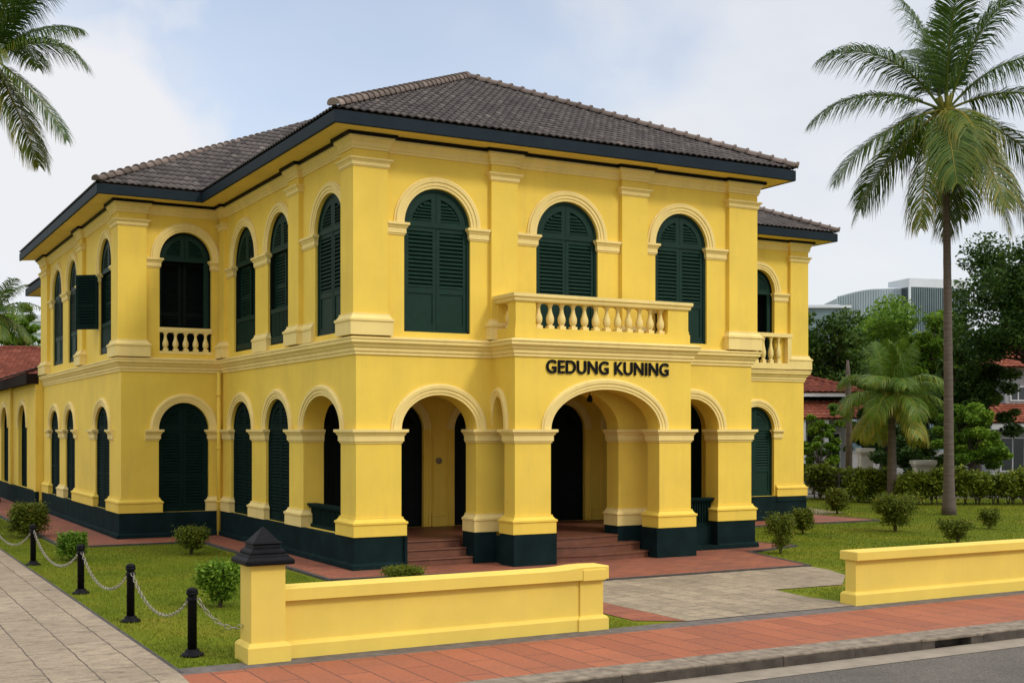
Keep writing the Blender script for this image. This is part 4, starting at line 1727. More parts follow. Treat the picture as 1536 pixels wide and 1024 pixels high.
def tree(name, label, cat, x, y, trunk_h, R_, H_, cz, leaves, mat, size=.24, clusters=60, trunk_r=.25, lean=(0, 0), group=None, seed=0, flat=.45, shell=.55, limbs=12):
    """crown: ellipsoid of radii R_ (plan), H_ (height), centre cz; leaves gathered in clumps at limb ends"""
    r = np.random.default_rng(seed)
    root = thing(name, label, cat, (x, y, 0), 0, group)
    cl = []
    while len(cl) < clusters:
        p = r.normal(size=3)
        p /= np.linalg.norm(p)
        rad = r.uniform(shell, 1.0)
        if p[2] < -.55:
            continue
        q = p * rad * (1 + .22 * math.sin(3.1 * p[0] + seed) * math.cos(2.7 * p[1] + 2 * p[2]))
        cl.append((q[0] * R_ + lean[0], q[1] * R_ + lean[1], q[2] * H_ + cz))
    cl = np.array(cl)
    crad = r.uniform(.16, .30, clusters) * R_
    per = r.multinomial(leaves, crad ** 2 / (crad ** 2).sum())
    P = []
    A = []
    for c, k, n in zip(cl, crad, per):
        q = r.normal(size=(n, 3))
        q /= np.linalg.norm(q, axis=1, keepdims=True)
        q *= (r.uniform(0, 1, (n, 1)) ** .45) * k
        q[:, 2] *= .62
        P.append(c + q)
        A.append(np.clip(r.normal(.45, .2, n) + r.normal(0, .14), 0, 1))
    P = np.concatenate(P)
    A = np.concatenate(A)
    V, Fq = leaf_quads(P, size, flat)
    npmesh('crown', V, Fq, mat, root, A)
    m = MB()
    top = Vector((lean[0] * .5, lean[1] * .5, trunk_h))
    pts = [Vector((0, 0, -.1)), Vector((lean[0] * .12 + .05, lean[1] * .1, trunk_h * .35)), Vector((lean[0] * .3, lean[1] * .3, trunk_h * .7)), top]
    m.tube(pts, [trunk_r * 1.35, trunk_r, trunk_r * .85, trunk_r * .7], 10)
    idx = r.choice(clusters, min(limbs, clusters), replace=False)
    for i in idx:
        e = Vector(cl[i])
        st = pts[2].lerp(top, r.uniform(.2, 1))
        mid = st.lerp(e, .5) + Vector((0, 0, .12 * (e - st).length * r.uniform(-.3, 1)))
        m.tube([st, st.lerp(mid, .55), mid, mid.lerp(e, .6), e], [trunk_r * .5, trunk_r * .36, trunk_r * .26, trunk_r * .15, trunk_r * .05], 6)
        for _ in range(2):
            j = r.integers(clusters)
            e2 = Vector(cl[j])
            if (e2 - mid).length < R_:
                m.tube([mid, mid.lerp(e2, .5) + Vector((0, 0, .15)), e2], [trunk_r * .2, trunk_r * .12, trunk_r * .04], 5)
    m.build('trunk', BARK, root)
    return root


def shrub(label, x, y, w, h, n, mat, seed, leaf=.065, gap=.30, group='clipped shrubs on the lawn', dome=False, stems=9, name='shrub'):
    r = np.random.default_rng(seed)
    n = int(n * 2.8)
    gap *= .55
    root = thing(name, label, 'shrub', (x, y, 0), r.uniform(0, 6), group)
    m = MB()
    leaf *= .78
    tips = []
    for i in range(stems):
        a = 2 * PI * i / stems + r.uniform(-.4, .4)
        rad = w / 2 * r.uniform(.45, .95)
        tip = Vector((math.cos(a) * rad, math.sin(a) * rad, h * r.uniform(.68, .9)))
        b = Vector((r.uniform(-.03, .03), r.uniform(-.03, .03), -.02))
        mid = b.lerp(tip, .5) + Vector((-.25 * tip.x + r.uniform(-.04, .04), -.25 * tip.y + r.uniform(-.04, .04), .05))
        m.tube([b, b.lerp(mid, .6), mid, mid.lerp(tip, .6), tip], [.009, .008, .007, .005, .003], 5)
        tips += [tip, mid.lerp(tip, .6), mid.lerp(tip, .35)]
        for _ in range(3):
            t2 = mid.lerp(tip, r.uniform(.1, .8)) + Vector((r.uniform(-1, 1) * w * .16, r.uniform(-1, 1) * w * .16, r.uniform(0.02, .14) * h))
            m.tube([mid, mid.lerp(t2, .5), t2], [.010, .007, .003], 4)
            tips.append(t2)
    m.build('stem', STEM, root)
    if dome:
        k = 40
        for _ in range(k):
            a, e = r.uniform(0, 2 * PI), r.uniform(0.05, 1)
            tips.append(Vector((math.cos(a) * w / 2 * math.sqrt(1 - e * e) * .9, math.sin(a) * w / 2 * math.sqrt(1 - e * e) * .9, h * (.2 + .7 * e))))
    tp = np.array([tuple(t) for t in tips])
    # extra clumps over the top of the shrub
    k = int(len(tp) * .9)
    a = r.uniform(0, 2 * PI, k)
    e = r.uniform(0, 1, k)
    ex = np.stack([np.cos(a) * w / 2 * np.sqrt(e) * .86, np.sin(a) * w / 2 * np.sqrt(e) * .86, h * (.93 - .25 * e ** 1.5 - r.uniform(0, .22, k))], 1)
    k2 = int(len(tp) * 1.3)
    zz = r.uniform(.18, .93, k2)
    aa = r.uniform(0, 2 * PI, k2)
    rr_ = np.sqrt(r.uniform(.1, 1, k2)) * w / 2 * (.30 + .62 * zz ** .8)
    lo_ = np.stack([np.cos(aa) * rr_, np.sin(aa) * rr_, zz * h], 1)
    tp = np.concatenate([tp, ex, lo_])
    c = tp[r.integers(len(tp), size=n)]
    q = r.normal(size=(n, 3)) * np.array([w * .075, w * .075, h * .065])
    P = c + q
    lim = h * gap
    P = P[P[:, 2] > lim * r.uniform(.7, 1.3, len(P))]
    V, Fq = leaf_quads(P, leaf, .4, .55)
    npmesh('foliage', V, Fq, mat, root, np.clip(.25 + .35 * P[:, 2] / h * 0 + r.normal(.25, .22, len(P)), 0, 1))
    return root


def frond(L, elev, droop, n=46, lw=.045, ll=.75, yellow=0.0, r=None, hang=.75):
    """coconut frond along +x from the origin: rachis tube and two rows of folded hanging leaflets"""
    m = MB()
    pts = []
    p = Vector((0, 0, 0))
    a = elev
    N = 26
    for i in range(N + 1):
        pts.append(p.copy())
        p += Vector((math.cos(a), 0, math.sin(a))) * (L / N)
        a -= droop / N * (0.5 + 1.2 * i / N)
    m.tube(pts, [.045 * (1 - .9 * i / N) + .004 for i in range(N + 1)], 5, rnd=min(1, .72 + yellow))
    V, F, A = [], [], []
    for sd in (-1, 1):
        for j in range(n):
            s = .14 + .86 * (j + r.uniform(-.25, .25)) / n
            s = min(.998, max(.1, s))
            t = s * N
            i = min(N - 1, int(t))
            b = pts[i].lerp(pts[i + 1], t - i)
            tg = (pts[i + 1] - pts[i]).normalized()
            nm = Vector((-tg.z, 0, tg.x))
            prof = math.sin(PI * min(1, .10 + .80 * s)) ** .65
            if s > .8:
                prof *= 1 - 2.6 * (s - .8)
            l = ll * prof * r.uniform(.85, 1.12)
            fwd = .38 + .60 * s
            hg = hang * r.uniform(.75, 1.25)
            jt = Vector((r.gauss(0, .05), r.gauss(0, .05), r.gauss(0, .08)))
            d = (Vector((0, sd, 0)) + tg * fwd + nm * .12 + jt).normalized()
            d2 = (Vector((0, sd * .85, 0)) + tg * fwd + Vector((0, 0, -hg * .55)) + jt).normalized()
            d3 = (Vector((0, sd * .55, 0)) + tg * fwd * .85 + Vector((0, 0, -hg * 1.5)) + jt * 1.5).normalized()
            p1 = b + d * l * .30
            p2 = p1 + d2 * l * .36
            p3 = p2 + d3 * l * .42
            w = lw * r.uniform(.8, 1.2)
            wd = (tg - d * tg.dot(d)).normalized() * w * .5
            o = len(V)
            V += [b - wd * .6, b + wd * .6, p1 + wd, p1 - wd, p2 + wd * .8, p2 - wd * .8, p3 + wd * .08, p3 - wd * .08]
            F += [(o, o + 1, o + 2, o + 3), (o + 3, o + 2, o + 4, o + 5), (o + 5, o + 4, o + 6, o + 7)]
            c = min(1, max(0, r.gauss(.32 + yellow, .13)))
            A += [c, min(1, c + .04), min(1, c + .16)]
    return m, V, F, A


def palm(label, x, y, h, fr, trunk_r, mat, seed, name='coconut_palm', lean=(0, 0), n=46, ll=.75, lw=.05, group=None, nuts=False, trunk_mat=None, hang=.75):
    """fr: list of (azimuth deg, elevation deg, length, droop rad, yellow)"""
    r = random.Random(seed)
    root = thing(name, label, 'palm tree', (x, y, 0), 0, group)
    top = Vector((lean[0], lean[1], h))
    m = MB()
    pts, rad = [], []
    K = 40
    for i in range(K + 1):
        t = i / K
        q = Vector((lean[0] * t ** 1.6, lean[1] * t ** 1.6, h * t))
        pts.append(q)
        flare = 1 + .55 * math.exp(-t * 22)
        rad.append(trunk_r * (1 - .42 * t) * flare * (1.0 + (.025 if i % 2 else -.01)))
    pts[0].z = -.1
    m.tube(pts, rad, 14)
    m.build('trunk', trunk_mat or PTRUNK, root)
    cm = MB()
    for i in range(9):
        a = i * 2.4
        e = Vector((math.cos(a) * trunk_r * 1.5, math.sin(a) * trunk_r * 1.5, .35 + .1 * (i % 3)))
        cm.tube([top + Vector((0, 0, -.35)), top + e * .6 + Vector((0, 0, -.1)), top + e], [trunk_r * .5, trunk_r * .42, .05], 6, rnd=.8)
    cm.build('crownshaft', mat, root)
    for az, el, L, dr, ye in fr:
        mm, V, F, A = frond(L, R(el), dr, n, lw, ll, ye, r, hang)
        o = len(mm.v)
        mm.v += [tuple(p) for p in V]
        mm.f += [[a + o for a in f] for f in F]
        mm.sm += [False] * len(F)
        mm.r += A
        M = Matrix.Translation(top + Vector((math.cos(R(az)) * .12, math.sin(R(az)) * .12, .05))) @ Matrix.Rotation(R(az), 4, 'Z') @ Matrix.Rotation(R(r.uniform(-14, 14)), 4, 'X')
        mm.v = [tuple(M @ Vector(p)) for p in mm.v]
        me_ = bpy.data.meshes.new('frond')
        me_.from_pydata(mm.v, [], mm.f)
        me_.polygons.foreach_set('use_smooth', mm.sm)
        at_ = me_.attributes.new('rnd', 'FLOAT', 'FACE')
        at_.data.foreach_set('value', [float(q) for q in mm.r])
        me_.materials.append(mat)
        ob = bpy.data.objects.new('frond', me_)
        C.objects.link(ob)
        ob.parent = root
    return root


# azimuth 0 = +X in the scene; camera right is azimuth -29, towards the camera is -119, away is 61, camera left is 151
def ring_fronds(seed, spec):
    r = random.Random(seed)
    out = []
    for (n, a0, el, L, dr, ye) in spec:
        for i in range(n):
            out.append((a0 + 360 * i / n + r.uniform(-10, 10), el + r.uniform(-7, 7), L * r.uniform(.92, 1.08), dr + r.uniform(-.15, .15), ye + r.uniform(-.04, .10)))
    return out


BIG = [
    # az, elevation, length, droop, yellow : camera-left side
    (153, 58, 5.5, 1.55, -.05), (146, 24, 5.2, 1.25, .0), (158, -16, 5.0, .8, .05), (140, -40, 5.2, .5, .10), (176, -60, 5.2, .3, .26),
    # upright
    (110, 82, 4.9, .5, -.10), (20, 80, 4.9, .55, -.10), (250, 80, 4.6, .5, -.08), (60, 66, 4.8, .9, -.06), (-70, 72, 4.6, .7, -.06),
    # camera-right side
    (-27, 50, 5.6, 1.3, -.06), (-33, 24, 5.2, 1.25, .03), (-24, -16, 5.2, .8, .08), (-38, -46, 5.3, .45, .20), (-60, -58, 5.2, .35, .28),
    # towards the camera, hanging
    (-112, -14, 3.2, 1.4, .26), (-100, -50, 4.6, .5, .26), (-140, -30, 4.4, .9, .12),
    # away
    (61, 22, 4.8, 1.3, 0), (95, -25, 4.8, .8, .05), (25, -30, 4.8, .8, .08),
    # old dead frond hanging beside the trunk
    (-10, -84, 4.6, .05, .12),
]
palm('tall coconut palm with a slender grey trunk standing on the right lawn', 23.3, 5.8, 13.35, [(a, e, l * .90, d, y) for a, e, l, d, y in BIG], .172, PALML, 5, lean=(-.12, .06), n=112, ll=1.45, lw=.040)
xl, yl = at(-16, 48)
LEFTP = [(-29, 30, 4.2, 1.55, .02), (-40, -36, 4.5, .5, .06), (-20, -58, 4.9, .25, .24), (-60, -66, 4.6, .2, .26), (-30, 66, 4.0, .7, -.06), (-50, 78, 4.4, .4, -.06), (10, 50, 4.0, 1.0, -.04), (-75, 60, 4.2, .7, -.04),
         (-100, 10, 4.2, 1.6, .2), (-119, -50, 4.6, .4, .22), (60, 40, 4.6, 1.2, 0), (90, -10, 4.6, 1.1, 0), (150, 20, 4.6, 1.3, 0), (180, 50, 4.6, 1.1, 0), (200, -20, 4.8, .9, .1), (-150, 40, 4.6, 1.2, 0), (120, 70, 4.4, .7, 0)]
palm('coconut palm whose fronds hang into the top left of the picture', xl, yl, zt(88, 48), LEFTP, .28, PALML, 6, n=108, ll=1.4, lw=.042)
xs2, ys2 = at(-12, 72)
palm('small distant palm with feathery fronds at the left edge', xs2, ys2, zt(470, 72), ring_fronds(3, [(6, 0, 62, 2.9, .9, 0), (8, 20, 25, 3.0, 1.3, 0), (8, 5, -15, 2.9, 1.0, .1)]), .22, PALML, 8, n=30, ll=.9, lw=.07)
xb, yb = at(1338, 47)
palm('short bushy palm with yellowing lower fronds in front of the hedge', xb, yb, zt(604, 47), ring_fronds(4, [(6, 0, 82, 2.5, .7, -.1), (8, 20, 60, 2.5, 1.9, -.04), (7, 5, 32, 2.4, 2.0, .06), (6, 11, -28, 2.2, .8, .34)]), .20, PALMY, 9, name='bushy_palm', n=80, ll=.85, lw=.026, hang=.8)
xp, yp = at(1273, 50)
m = MB()
m.tube([(0, 0, -.1), (.02, 0, 2.5), (-.02, .02, 5.0), (-.05, 0, zt(540, 50))], [.15, .14, .11, .05], 10)
o = m.build('bare_trunk', PTRUNK)
o.location = (xp, yp, 0)
tag(o, 'bare thin dead trunk standing upright left of the bushy palm', 'tree trunk')


# trees
def tr(label, x, D, ytop, ybot, rpx, leaves, mat, seed, name='broadleaf_tree', clusters=60, size=.24, trunk_r=.25, lean=(0, 0), **k):
    X, Y = at(x, D)
    zt_, zb = zt(ytop, D), zt(ybot, D)
    H = (zt_ - zb) / 2
    return tree(name, label, 'tree', X, Y, max(1.2, zb + H * .7), rpx * D / FPX, H, (zt_ + zb) / 2, leaves, mat, size, clusters, trunk_r, lean, 'trees behind the lawn', seed, **k)


tr('dark dense tree rising beside the right wing of the yellow house', 1222, 68, 462, 690, 96, 34000, LEAFD, 21, clusters=110, size=.24, shell=.4)
tr('bright green rounded tree in front of the modern grey building', 1326, 76, 462, 690, 124, 46000, LEAFM, 22, clusters=110, size=.25, shell=.45)
tr('dark tree filling the gap behind the tall palm trunk', 1440, 70, 520, 690, 48, 22000, LEAFD, 23, clusters=90, size=.24, shell=.4)
tr('mid green tree between the bright rounded tree and the tall palm trunk', 1388, 73, 462, 690, 72, 32000, LEAFM, 32, clusters=80, size=.24, shell=.35)
tr('large spreading dark tree with a leaning trunk at the right edge', 1552, 56, 342, 600, 138, 62000, LEAFD, 24, clusters=190, size=.20, trunk_r=.20, lean=(.85, -.45), shell=.3, limbs=26)
tr('small leafy tree in front of the red roofed house by the wing', 1230, 52, 604, 745, 32, 10000, LEAFM, 25, clusters=40, size=.15, trunk_r=.08)
tr('low bushy tree hiding the white villa, right of the tall palm', 1458, 52, 588, 748, 50, 20000, LEAFM, 26, clusters=60, size=.15, trunk_r=.10, shell=.3)
tr('dark low tree behind the short bushy palm', 1372, 56, 596, 745, 58, 18000, LEAFD, 27, clusters=60, size=.16, trunk_r=.12, shell=.3)
tr('dark low tree between the bare trunk and the bushy palm', 1300, 60, 556, 745, 40, 14000, LEAFD, 28, clusters=50, size=.17, trunk_r=.12, shell=.3)
tr('dark tree with a low crown under the large spreading tree, left of the villa', 1462, 60, 505, 690, 58, 24000, LEAFD, 29, clusters=70, size=.18, shell=.3)
tr('green tree at the left edge behind the red tiled roof', 20, 96, 452, 600, 44, 18000, LEAFM, 30, clusters=50, size=.26)
tr('yellowish rounded tree between the left house roof and the wing', 66, 100, 492, 600, 28, 9000, LEAFB, 31, clusters=36, size=.26)

# shrubs on the lawns
shrub('small vase shaped shrub at the corner of the brick apron', 9.75, -1.35, 0.72, 0.92, 1500, LEAFO, 41, .07, .22, stems=8)
shrub('small round topped shrub near the right corner of the house', 13.9, 2.5, 0.6, 0.68, 2000, LEAFO, 42, .075, .28, dome=True)
shrub('round shrub standing beside the right wing plinth', 20.4, 7.95, 0.74, 0.84, 2600, LEAFO, 43, .09, .22, dome=True)
shrub('largest vase shaped shrub in the middle of the right lawn', 16.6, 1.75, 1.28, 1.06, 3200, LEAFO, 44, .08, .34, stems=12)
shrub('spreading open shrub just above the right garden wall coping', 15.2, -1.6, 0.92, 0.62, 1500, LEAFO, 45, .075, .32, stems=11)
shrub('small open shrub to the right of the tall palm base', 19.6, 1.1, 0.64, 0.58, 1100, LEAFO, 46, .075, .25, stems=8)
shrub('olive shrub near the inner corner of the left wing', -2.0, 4.9, 0.74, 0.64, 2300, LEAFO, 47, .07, .40, stems=11)
shrub('bright green shrub beside the third bollard', -4.55, 4.9, 0.6, 0.62, 1700, LEAFB, 48, .085, .08, dome=True)
shrub('leafy shrub half hidden behind the gate post', -3.72, -3.55, 0.72, 0.74, 2400, LEAFM, 49, .075, .25, stems=11)
shrub('low rounded shrub behind the left garden wall', .15, -1.95, 0.82, 0.3, 1800, LEAFO, 50, .055, .08, dome=True)
shrub('large dark shrub at the far left beside the path', -4.55, 11.4, 0.95, 0.9, 3400, LEAFO, 51, .09, .06, dome=True)


# hedges
def hedge(label, xa, xb, D, ztop, depth, n, seed, bare=.3):
    r = np.random.default_rng(seed)
    n = int(n * 3.0)
    A, B = Vector(at(xa, D)), Vector(at(xb, D))
    Lh = (B - A).length
    d = (B - A).normalized()
    nn = Vector((-d.y, d.x))
    root = thing('hedge', label, 'hedge', (A.x, A.y, 0), 0, 'hedges along the fence')
    K = int(Lh * 36)
    ck = np.stack([r.uniform(0, Lh, K), r.uniform(-depth / 2, depth / 2, K), ztop * (1 - r.uniform(0, 1, K) ** 1.6 * (1 - bare))], 1)
    wob = .10 * np.sin(ck[:, 0] * 1.9 + seed) + .07 * np.sin(ck[:, 0] * 4.3)
    ck[:, 2] += wob * (ck[:, 2] > ztop * .55)
    c = ck[r.integers(K, size=n)] + r.normal(size=(n, 3)) * np.array([.13, .13, .10])
    P = np.stack([d.x * c[:, 0] + nn.x * c[:, 1], d.y * c[:, 0] + nn.y * c[:, 1], np.maximum(.05, c[:, 2])], 1)
    V, Fq = leaf_quads(P, .14, .4, .6)
    npmesh('foliage', V, Fq, LEAFH, root, np.clip(r.normal(.42, .22, n), 0, 1))
    m = MB()
    for i in range(int(Lh / .32)):
        t = (i + r.uniform(0, 1)) * .32
        o_ = r.uniform(-.15, .15)
        b = Vector((d.x * t + nn.x * o_, d.y * t + nn.y * o_, -.02))
        for _ in range(2):
            e = b + Vector((r.uniform(-.2, .2), r.uniform(-.2, .2), ztop * r.uniform(.6, .9)))
            m.tube([b, b.lerp(e, .5) + Vector((r.uniform(-.05, .05), 0, 0)), e], [.028, .02, .008], 4)
    m.build('stem', STEM, root)


hedge('long clipped hedge with bare stems along the back of the right lawn', 1352, 1660, 46.5, 1.08, .9, 17000, 61, .42)
hedge('shorter darker hedge section between the bare trunk and the bushy palm', 1278, 1340, 48, 1.05, .9, 5000, 62, .25)
hedge('low hedge section beside the right wing, left of the bare trunk', 1212, 1270, 50, 1.05, .9, 5000, 63, .35)

# wire and post fence behind the hedge
A, B = Vector(at(1190, 49.6)), Vector(at(1680, 48.2))
fl = (B - A).length
d = (B - A).normalized()
fe = thing('rail_fence', 'low dark rail fence running behind the long hedge', 'fence', (A.x, A.y, 0))
m = MB()
for z in (.25, .5, .75, .98):
    m.tube([(0, 0, z), (d.x * fl, d.y * fl, z)], .02, 5)
m.build('rail', EDGE, fe)
k = int(fl / 1.6)
p0 = None
for i in range(k + 1):
    if p0 is None:
        m = MB()
        m.box(-.035, .035, -.035, .035, -.05, 1.08)
        p0 = m.build('post', EDGE, fe)
        q = p0
    else:
        q = p0.copy()
        C.objects.link(q)
        q.parent = fe
    q.location = (d.x * fl * i / k, d.y * fl * i / k, 0)


# ------------------------------------------------------------------ buildings beyond
def face_frame(x, D, rot=0.0):
    """frame at image column x, depth D; local x runs to camera right (turned by rot), local y away"""
    X, Y = at(x, D)
    return (X, Y, 0), R(-YAW) + R(rot)


def hip(parent, x0, x1, y0, y1, z, rise, mat, ins=None, name='roof', seed=0, pw=.30, pl=.38):
    w_ = (y1 - y0) / 2
    ins = w_ if ins is None else ins
    a, b, c, e = (x0, y0, z), (x1, y0, z), (x1, y1, z), (x0, y1, z)
    p, q = (x0 + ins, (y0 + y1) / 2, z + rise), (x1 - ins, (y0 + y1) / 2, z + rise)
    o = tiled([a, b, q, p], a, b, mat, pw, pl, .04, .03, name, parent, seed)
    tiled([b, c, q], b, c, mat, pw, pl, .04, .03, name, parent, seed + 1)
    tiled([c, e, p, q], c, e, mat, pw, pl, .04, .03, name, parent, seed + 2)
    tiled([e, a, p], e, a, mat, pw, pl, .04, .03, name, parent, seed + 3)
    ridge(up3(a), up3(p), o, mat, .13, .4)
    ridge(up3(b), up3(q), o, mat, .13, .4)
    ridge(up3(p), up3(q), o, mat, .13, .4)
    return o


def win(parent, x0, x1, z0, z1, y, fr=WHITEW, gl=GLASS, bars=1, t=.08):
    m = MB()
    m.box(x0, x1, y - .02, y + .03, z0, z0 + t)
    m.box(x0, x1, y - .02, y + .03, z1 - t, z1)
    m.box(x0, x0 + t, y - .02, y + .03, z0 + t, z1 - t)
    m.box(x1 - t, x1, y - .02, y + .03, z0 + t, z1 - t)
    for i in range(bars):
        xx = x0 + (i + 1) * (x1 - x0) / (bars + 1)
        m.box(xx - .03, xx + .03, y - .015, y + .02, z0 + t, z1 - t)
    o = m.build('window', fr, parent)
    m = MB()
    m.box(x0 + t * .5, x1 - t * .5, y + .0, y + .012, z0 + t * .5, z1 - t * .5)
    m.build('pane', gl, o)
    return o


D = 62
s = D / FPX
loc, rz = face_frame(1210, D, 4)
h1 = thing('red_roofed_house', 'white house with a dark red hip roof beside the right wing of the yellow mansion', 'house', loc, rz)
m = MB()
m.box(-6, 2.3, .6, 9, 0, zt(600, D))
m.build('wall', simple('grey_white_house_render', (0.40, 0.42, 0.43), .8, .12, .8), h1)
hip(h1, -7.5, 3.0, -.2, 9.8, zt(588, D), 1.6, ROOFR, 4.4, seed=70)
m = MB()
m.sweep([(0, zt(588, D) - .22), (.0, zt(588, D) - .02)], [(-7.5, -.15), (3.0, -.15), (3.0, 9.8)])
m.build('fascia', WHITEW, h1)
tiled([(-6, -1.6, zt(628, D)), (2.9, -1.6, zt(628, D)), (2.9, .55, zt(602, D)), (-6, .55, zt(602, D))], (-6, -1.6, zt(628, D)), (2.9, -1.6, zt(628, D)), ROOFO, .3, .38, .04, .03, 'porch_roof', h1, 75)
m = MB()
for xx in (-.6, .55, 1.65, 2.75):
    m.box(xx - .10, xx + .10, -1.45, -1.25, 0, zt(628, D) - .02)
m.build('porch_column', WHITEW, h1)
for xx in (-.3, 1.0):
    win(h1, xx, xx + .95, .3, 2.7, .58, ALU, GLASS, 1)

D = 66
loc, rz = face_frame(1570, D, -6)
VILW = simple('grey_white_villa_render', (0.36, 0.37, 0.38), .8, .12, .8)
h2 = thing('white_villa', 'white two storey villa with orange tiled roofs at the right edge', 'house', loc, rz)
m = MB()
m.box(-2.0, 8, .5, 8, 0, zt(548, D))
m.box(-3.2, 9, -1.0, .5, 0, zt(640, D))
m.build('wall', VILW, h2)
hip(h2, -2.6, 9, -.1, 8.6, zt(550, D), 2.0, ROOFO, 2.6, seed=80)
tiled([(-4.4, -2.0, zt(634, D)), (9, -2.0, zt(634, D)), (9, .5, zt(606, D)), (-3.2, .5, zt(606, D))], (-4.4, -2.0, zt(634, D)), (9, -2.0, zt(634, D)), ROOFO, .3, .38, .04, .03, 'lower_roof', h2, 85)
m = MB()
m.box(-4.3, 9, -1.95, -1.80, zt(634, D) - .35, zt(634, D) - .02)
m.build('fascia', WHITEW, h2)
for xx in (-1.75, -.75, .3, 1.4):
    win(h2, xx, xx + .85, zt(608, D) + .25, zt(578, D), .48, WHITEW, GLASS, 1)
for xx in (-2.7, -1.2, .4, 2.0):
    win(h2, xx, xx + 1.3, .6, zt(655, D), -1.02, WHITEW, GLASS, 1)
m = MB()
m.box(-3.2, 9, -1.05, -1.0, 0, .5)
m.build('plinth', ALU, h2)

# pale garden ornaments between hedge and houses
for lab, x, D, w_, yb_, yt_ in (('pale stone pedestal with a moulded top behind the hedge', 1385, 54, .95, 705, 690),
                               ('narrow cream stone pillar left of the bushy palm trunk', 1298, 58, .7, 705, 672)):
    loc, rz = face_frame(x, D)
    p_ = thing('stone_pedestal', lab, 'pedestal', loc, rz)
    hh = zt(yt_, D)
    m = MB()
    m.box(-w_ / 2 * .8, w_ / 2 * .8, -.3, .3, 0, hh - .18)
    m.build('shaft', CREAMW, p_)
    m = MB()
    m.box(-w_ / 2, w_ / 2, -.4, .4, hh - .18, hh)
    m.box(-w_ / 2 * .9, w_ / 2 * .9, -.35, .35, hh - .27, hh - .181)
    m.build('top', CREAMW, p_)

# modern office buildings far behind
D = 170
loc, rz = face_frame(1256, D, 0)
ob = thing('louvred_building', 'curved grey building clad in upright silver fins above the trees', 'office building', loc, rz)
zt1 = zt(438, D)
m = MB()
pts = []
for i in range(25):
    t = i / 24
    pts.append((t * 9.6, -3.0 * math.sin(t * PI * .55), zt1 - (zt(438, D) - zt(447, D)) * (1 - min(1, t * 2.2)) ** 1.6))
v = [(p[0], p[1], 0) for p in pts] + [(p[0], p[1], p[2]) for p in pts] + [(9.6, 12, 0), (0, 12, 0), (9.6, 12, zt1), (0, 12, zt1 - 1)]
n = len(pts)
f = [(i, i + 1, n + i + 1, n + i) for i in range(n - 1)] + [(2 * n + 1, 0, n, 2 * n + 3), (n - 1, 2 * n, 2 * n + 2, 2 * n - 1), tuple(range(n, 2 * n)) + (2 * n + 2, 2 * n + 3)]
m.add(v, f)
m.build('wall', GLASSG, ob)
m = MB()
for p in [pts[0].__class__((a[0] + (b[0] - a[0]) * k / 2, a[1] + (b[1] - a[1]) * k / 2, a[2] + (b[2] - a[2]) * k / 2)) for a, b in zip(pts, pts[1:]) for k in (0, 1)]:
    m.box(p[0] - .07, p[0] + .07, p[1] - .32, p[1] - .02, 2, p[2] + .12)
m.build('fin_cladding', LOUV, ob)
m = MB()
m.tube([(p[0], p[1] - .18, p[2] + .12) for p in pts], .14, 6)
m.build('parapet', ALU, ob)

D = 165
loc, rz = face_frame(1364, D, 16)
ob = thing('glass_block', 'tall white framed block with dark glass walls behind the trees', 'office building', loc, rz)
ztb, zg = zt(417, D), zt(430, D)
m = MB()
m.box(0, 9, 0, 5, zg, ztb)
m.box(-.02, .25, -.02, .25, 0, zg)
m.box(6.2, 6.5, -.02, .25, 0, zg)
m.build('frame', ALU, ob)
m = MB()
m.box(.05, 9, .05, 4.95, 0, zg - .01)
m.build('curtain_wall', GLASSG, ob)
m = MB(Matrix.Rotation(R(90), 4, 'Z'))
m.box(0.3, 4.9, -.04, .02, 1, zg - .02)
m.box(2.2, 2.5, .02, .08, 1, zg - .02)
m.build('side_glazing', GLASS, ob)
m = MB()
for i in range(26):
    m.box(.4 + i * .34, .46 + i * .34, -.03, .05, 1, zg - .02)
m.build('mullion', GLASS, ob)
D = 150
loc, rz = face_frame(1180, D, 0)
ob = thing('flat_roofed_hall', 'long low hall with a flat white roof edge seen past the right wing', 'building', loc, rz)
m = MB()
m.box(0, 7.6, 0, 10, 0, zt(462, D))
m.build('wall', GLASSG, ob)
m = MB()
m.box(-.3, 7.8, -.4, 10.4, zt(462, D), zt(458, D))
m.box(-.2, 6.8, 1.4, 9, zt(458, D), zt(455, D))
m.build('roof', ALU, ob)

# ---- left side: yellow annex, red roofed house, far white block
an = thing('annex', 'single storey yellow annex with a brown tiled roof at the far left', 'house', (-3.4, 27, 0))
inv = Matrix.Translation((3.4, -27, 0))
MA = inv @ LEFT(-2.75)
v_a, v_b = 22.34, 37.0
ops = [lop(25.3, 27.6, .68, 2.9, 3.75), lop(30.6, 32.9, .68, 2.9, 3.75)]


def wall_to(M, parent, *a, **k):
    o = wall(M, *a, **k)
    o.parent = parent
    return o


wall_to(MA, an, -v_b, -v_a, 0, 4.6, ops, .4)
for o in ops:
    q = archivolt(MA, o)
    q.parent = an
    wn_ = frame_mesh(o, .12)
    arch_fill(wn_, o, .2)
    for zz in np.arange(o['z0'] + .1, 2.85, .11):
        wn_.box(o['x0'] + .06, o['x1'] - .06, .15, .19, zz, zz + .05)
    wn_.v = [tuple(MA @ Vector(p)) for p in wn_.v]
    wn_.build('window', GREEN, an)
m = MB(inv)
m.sweep([(0, .02), (.12, .02), (.12, .66), (0, .68)], [(-2.75, v_b), (-2.75, v_a)])
m.build('plinth', PLIN, an)
m = MB(MA)
for xx in (-29.4, -22.7, -34.2):
    m.box(xx - .25, xx + .25, -.10, -.001, .68, 4.5)
m.build('pilaster', YEL, an)
m = MB(inv)
m.box(-2.3, 2, v_a, v_b, .1, 4.5)
m.build('core_wall', INTR, an)
E0, E1 = (-3.15, 38, 4.78), (-3.15, 22.42, 4.78)
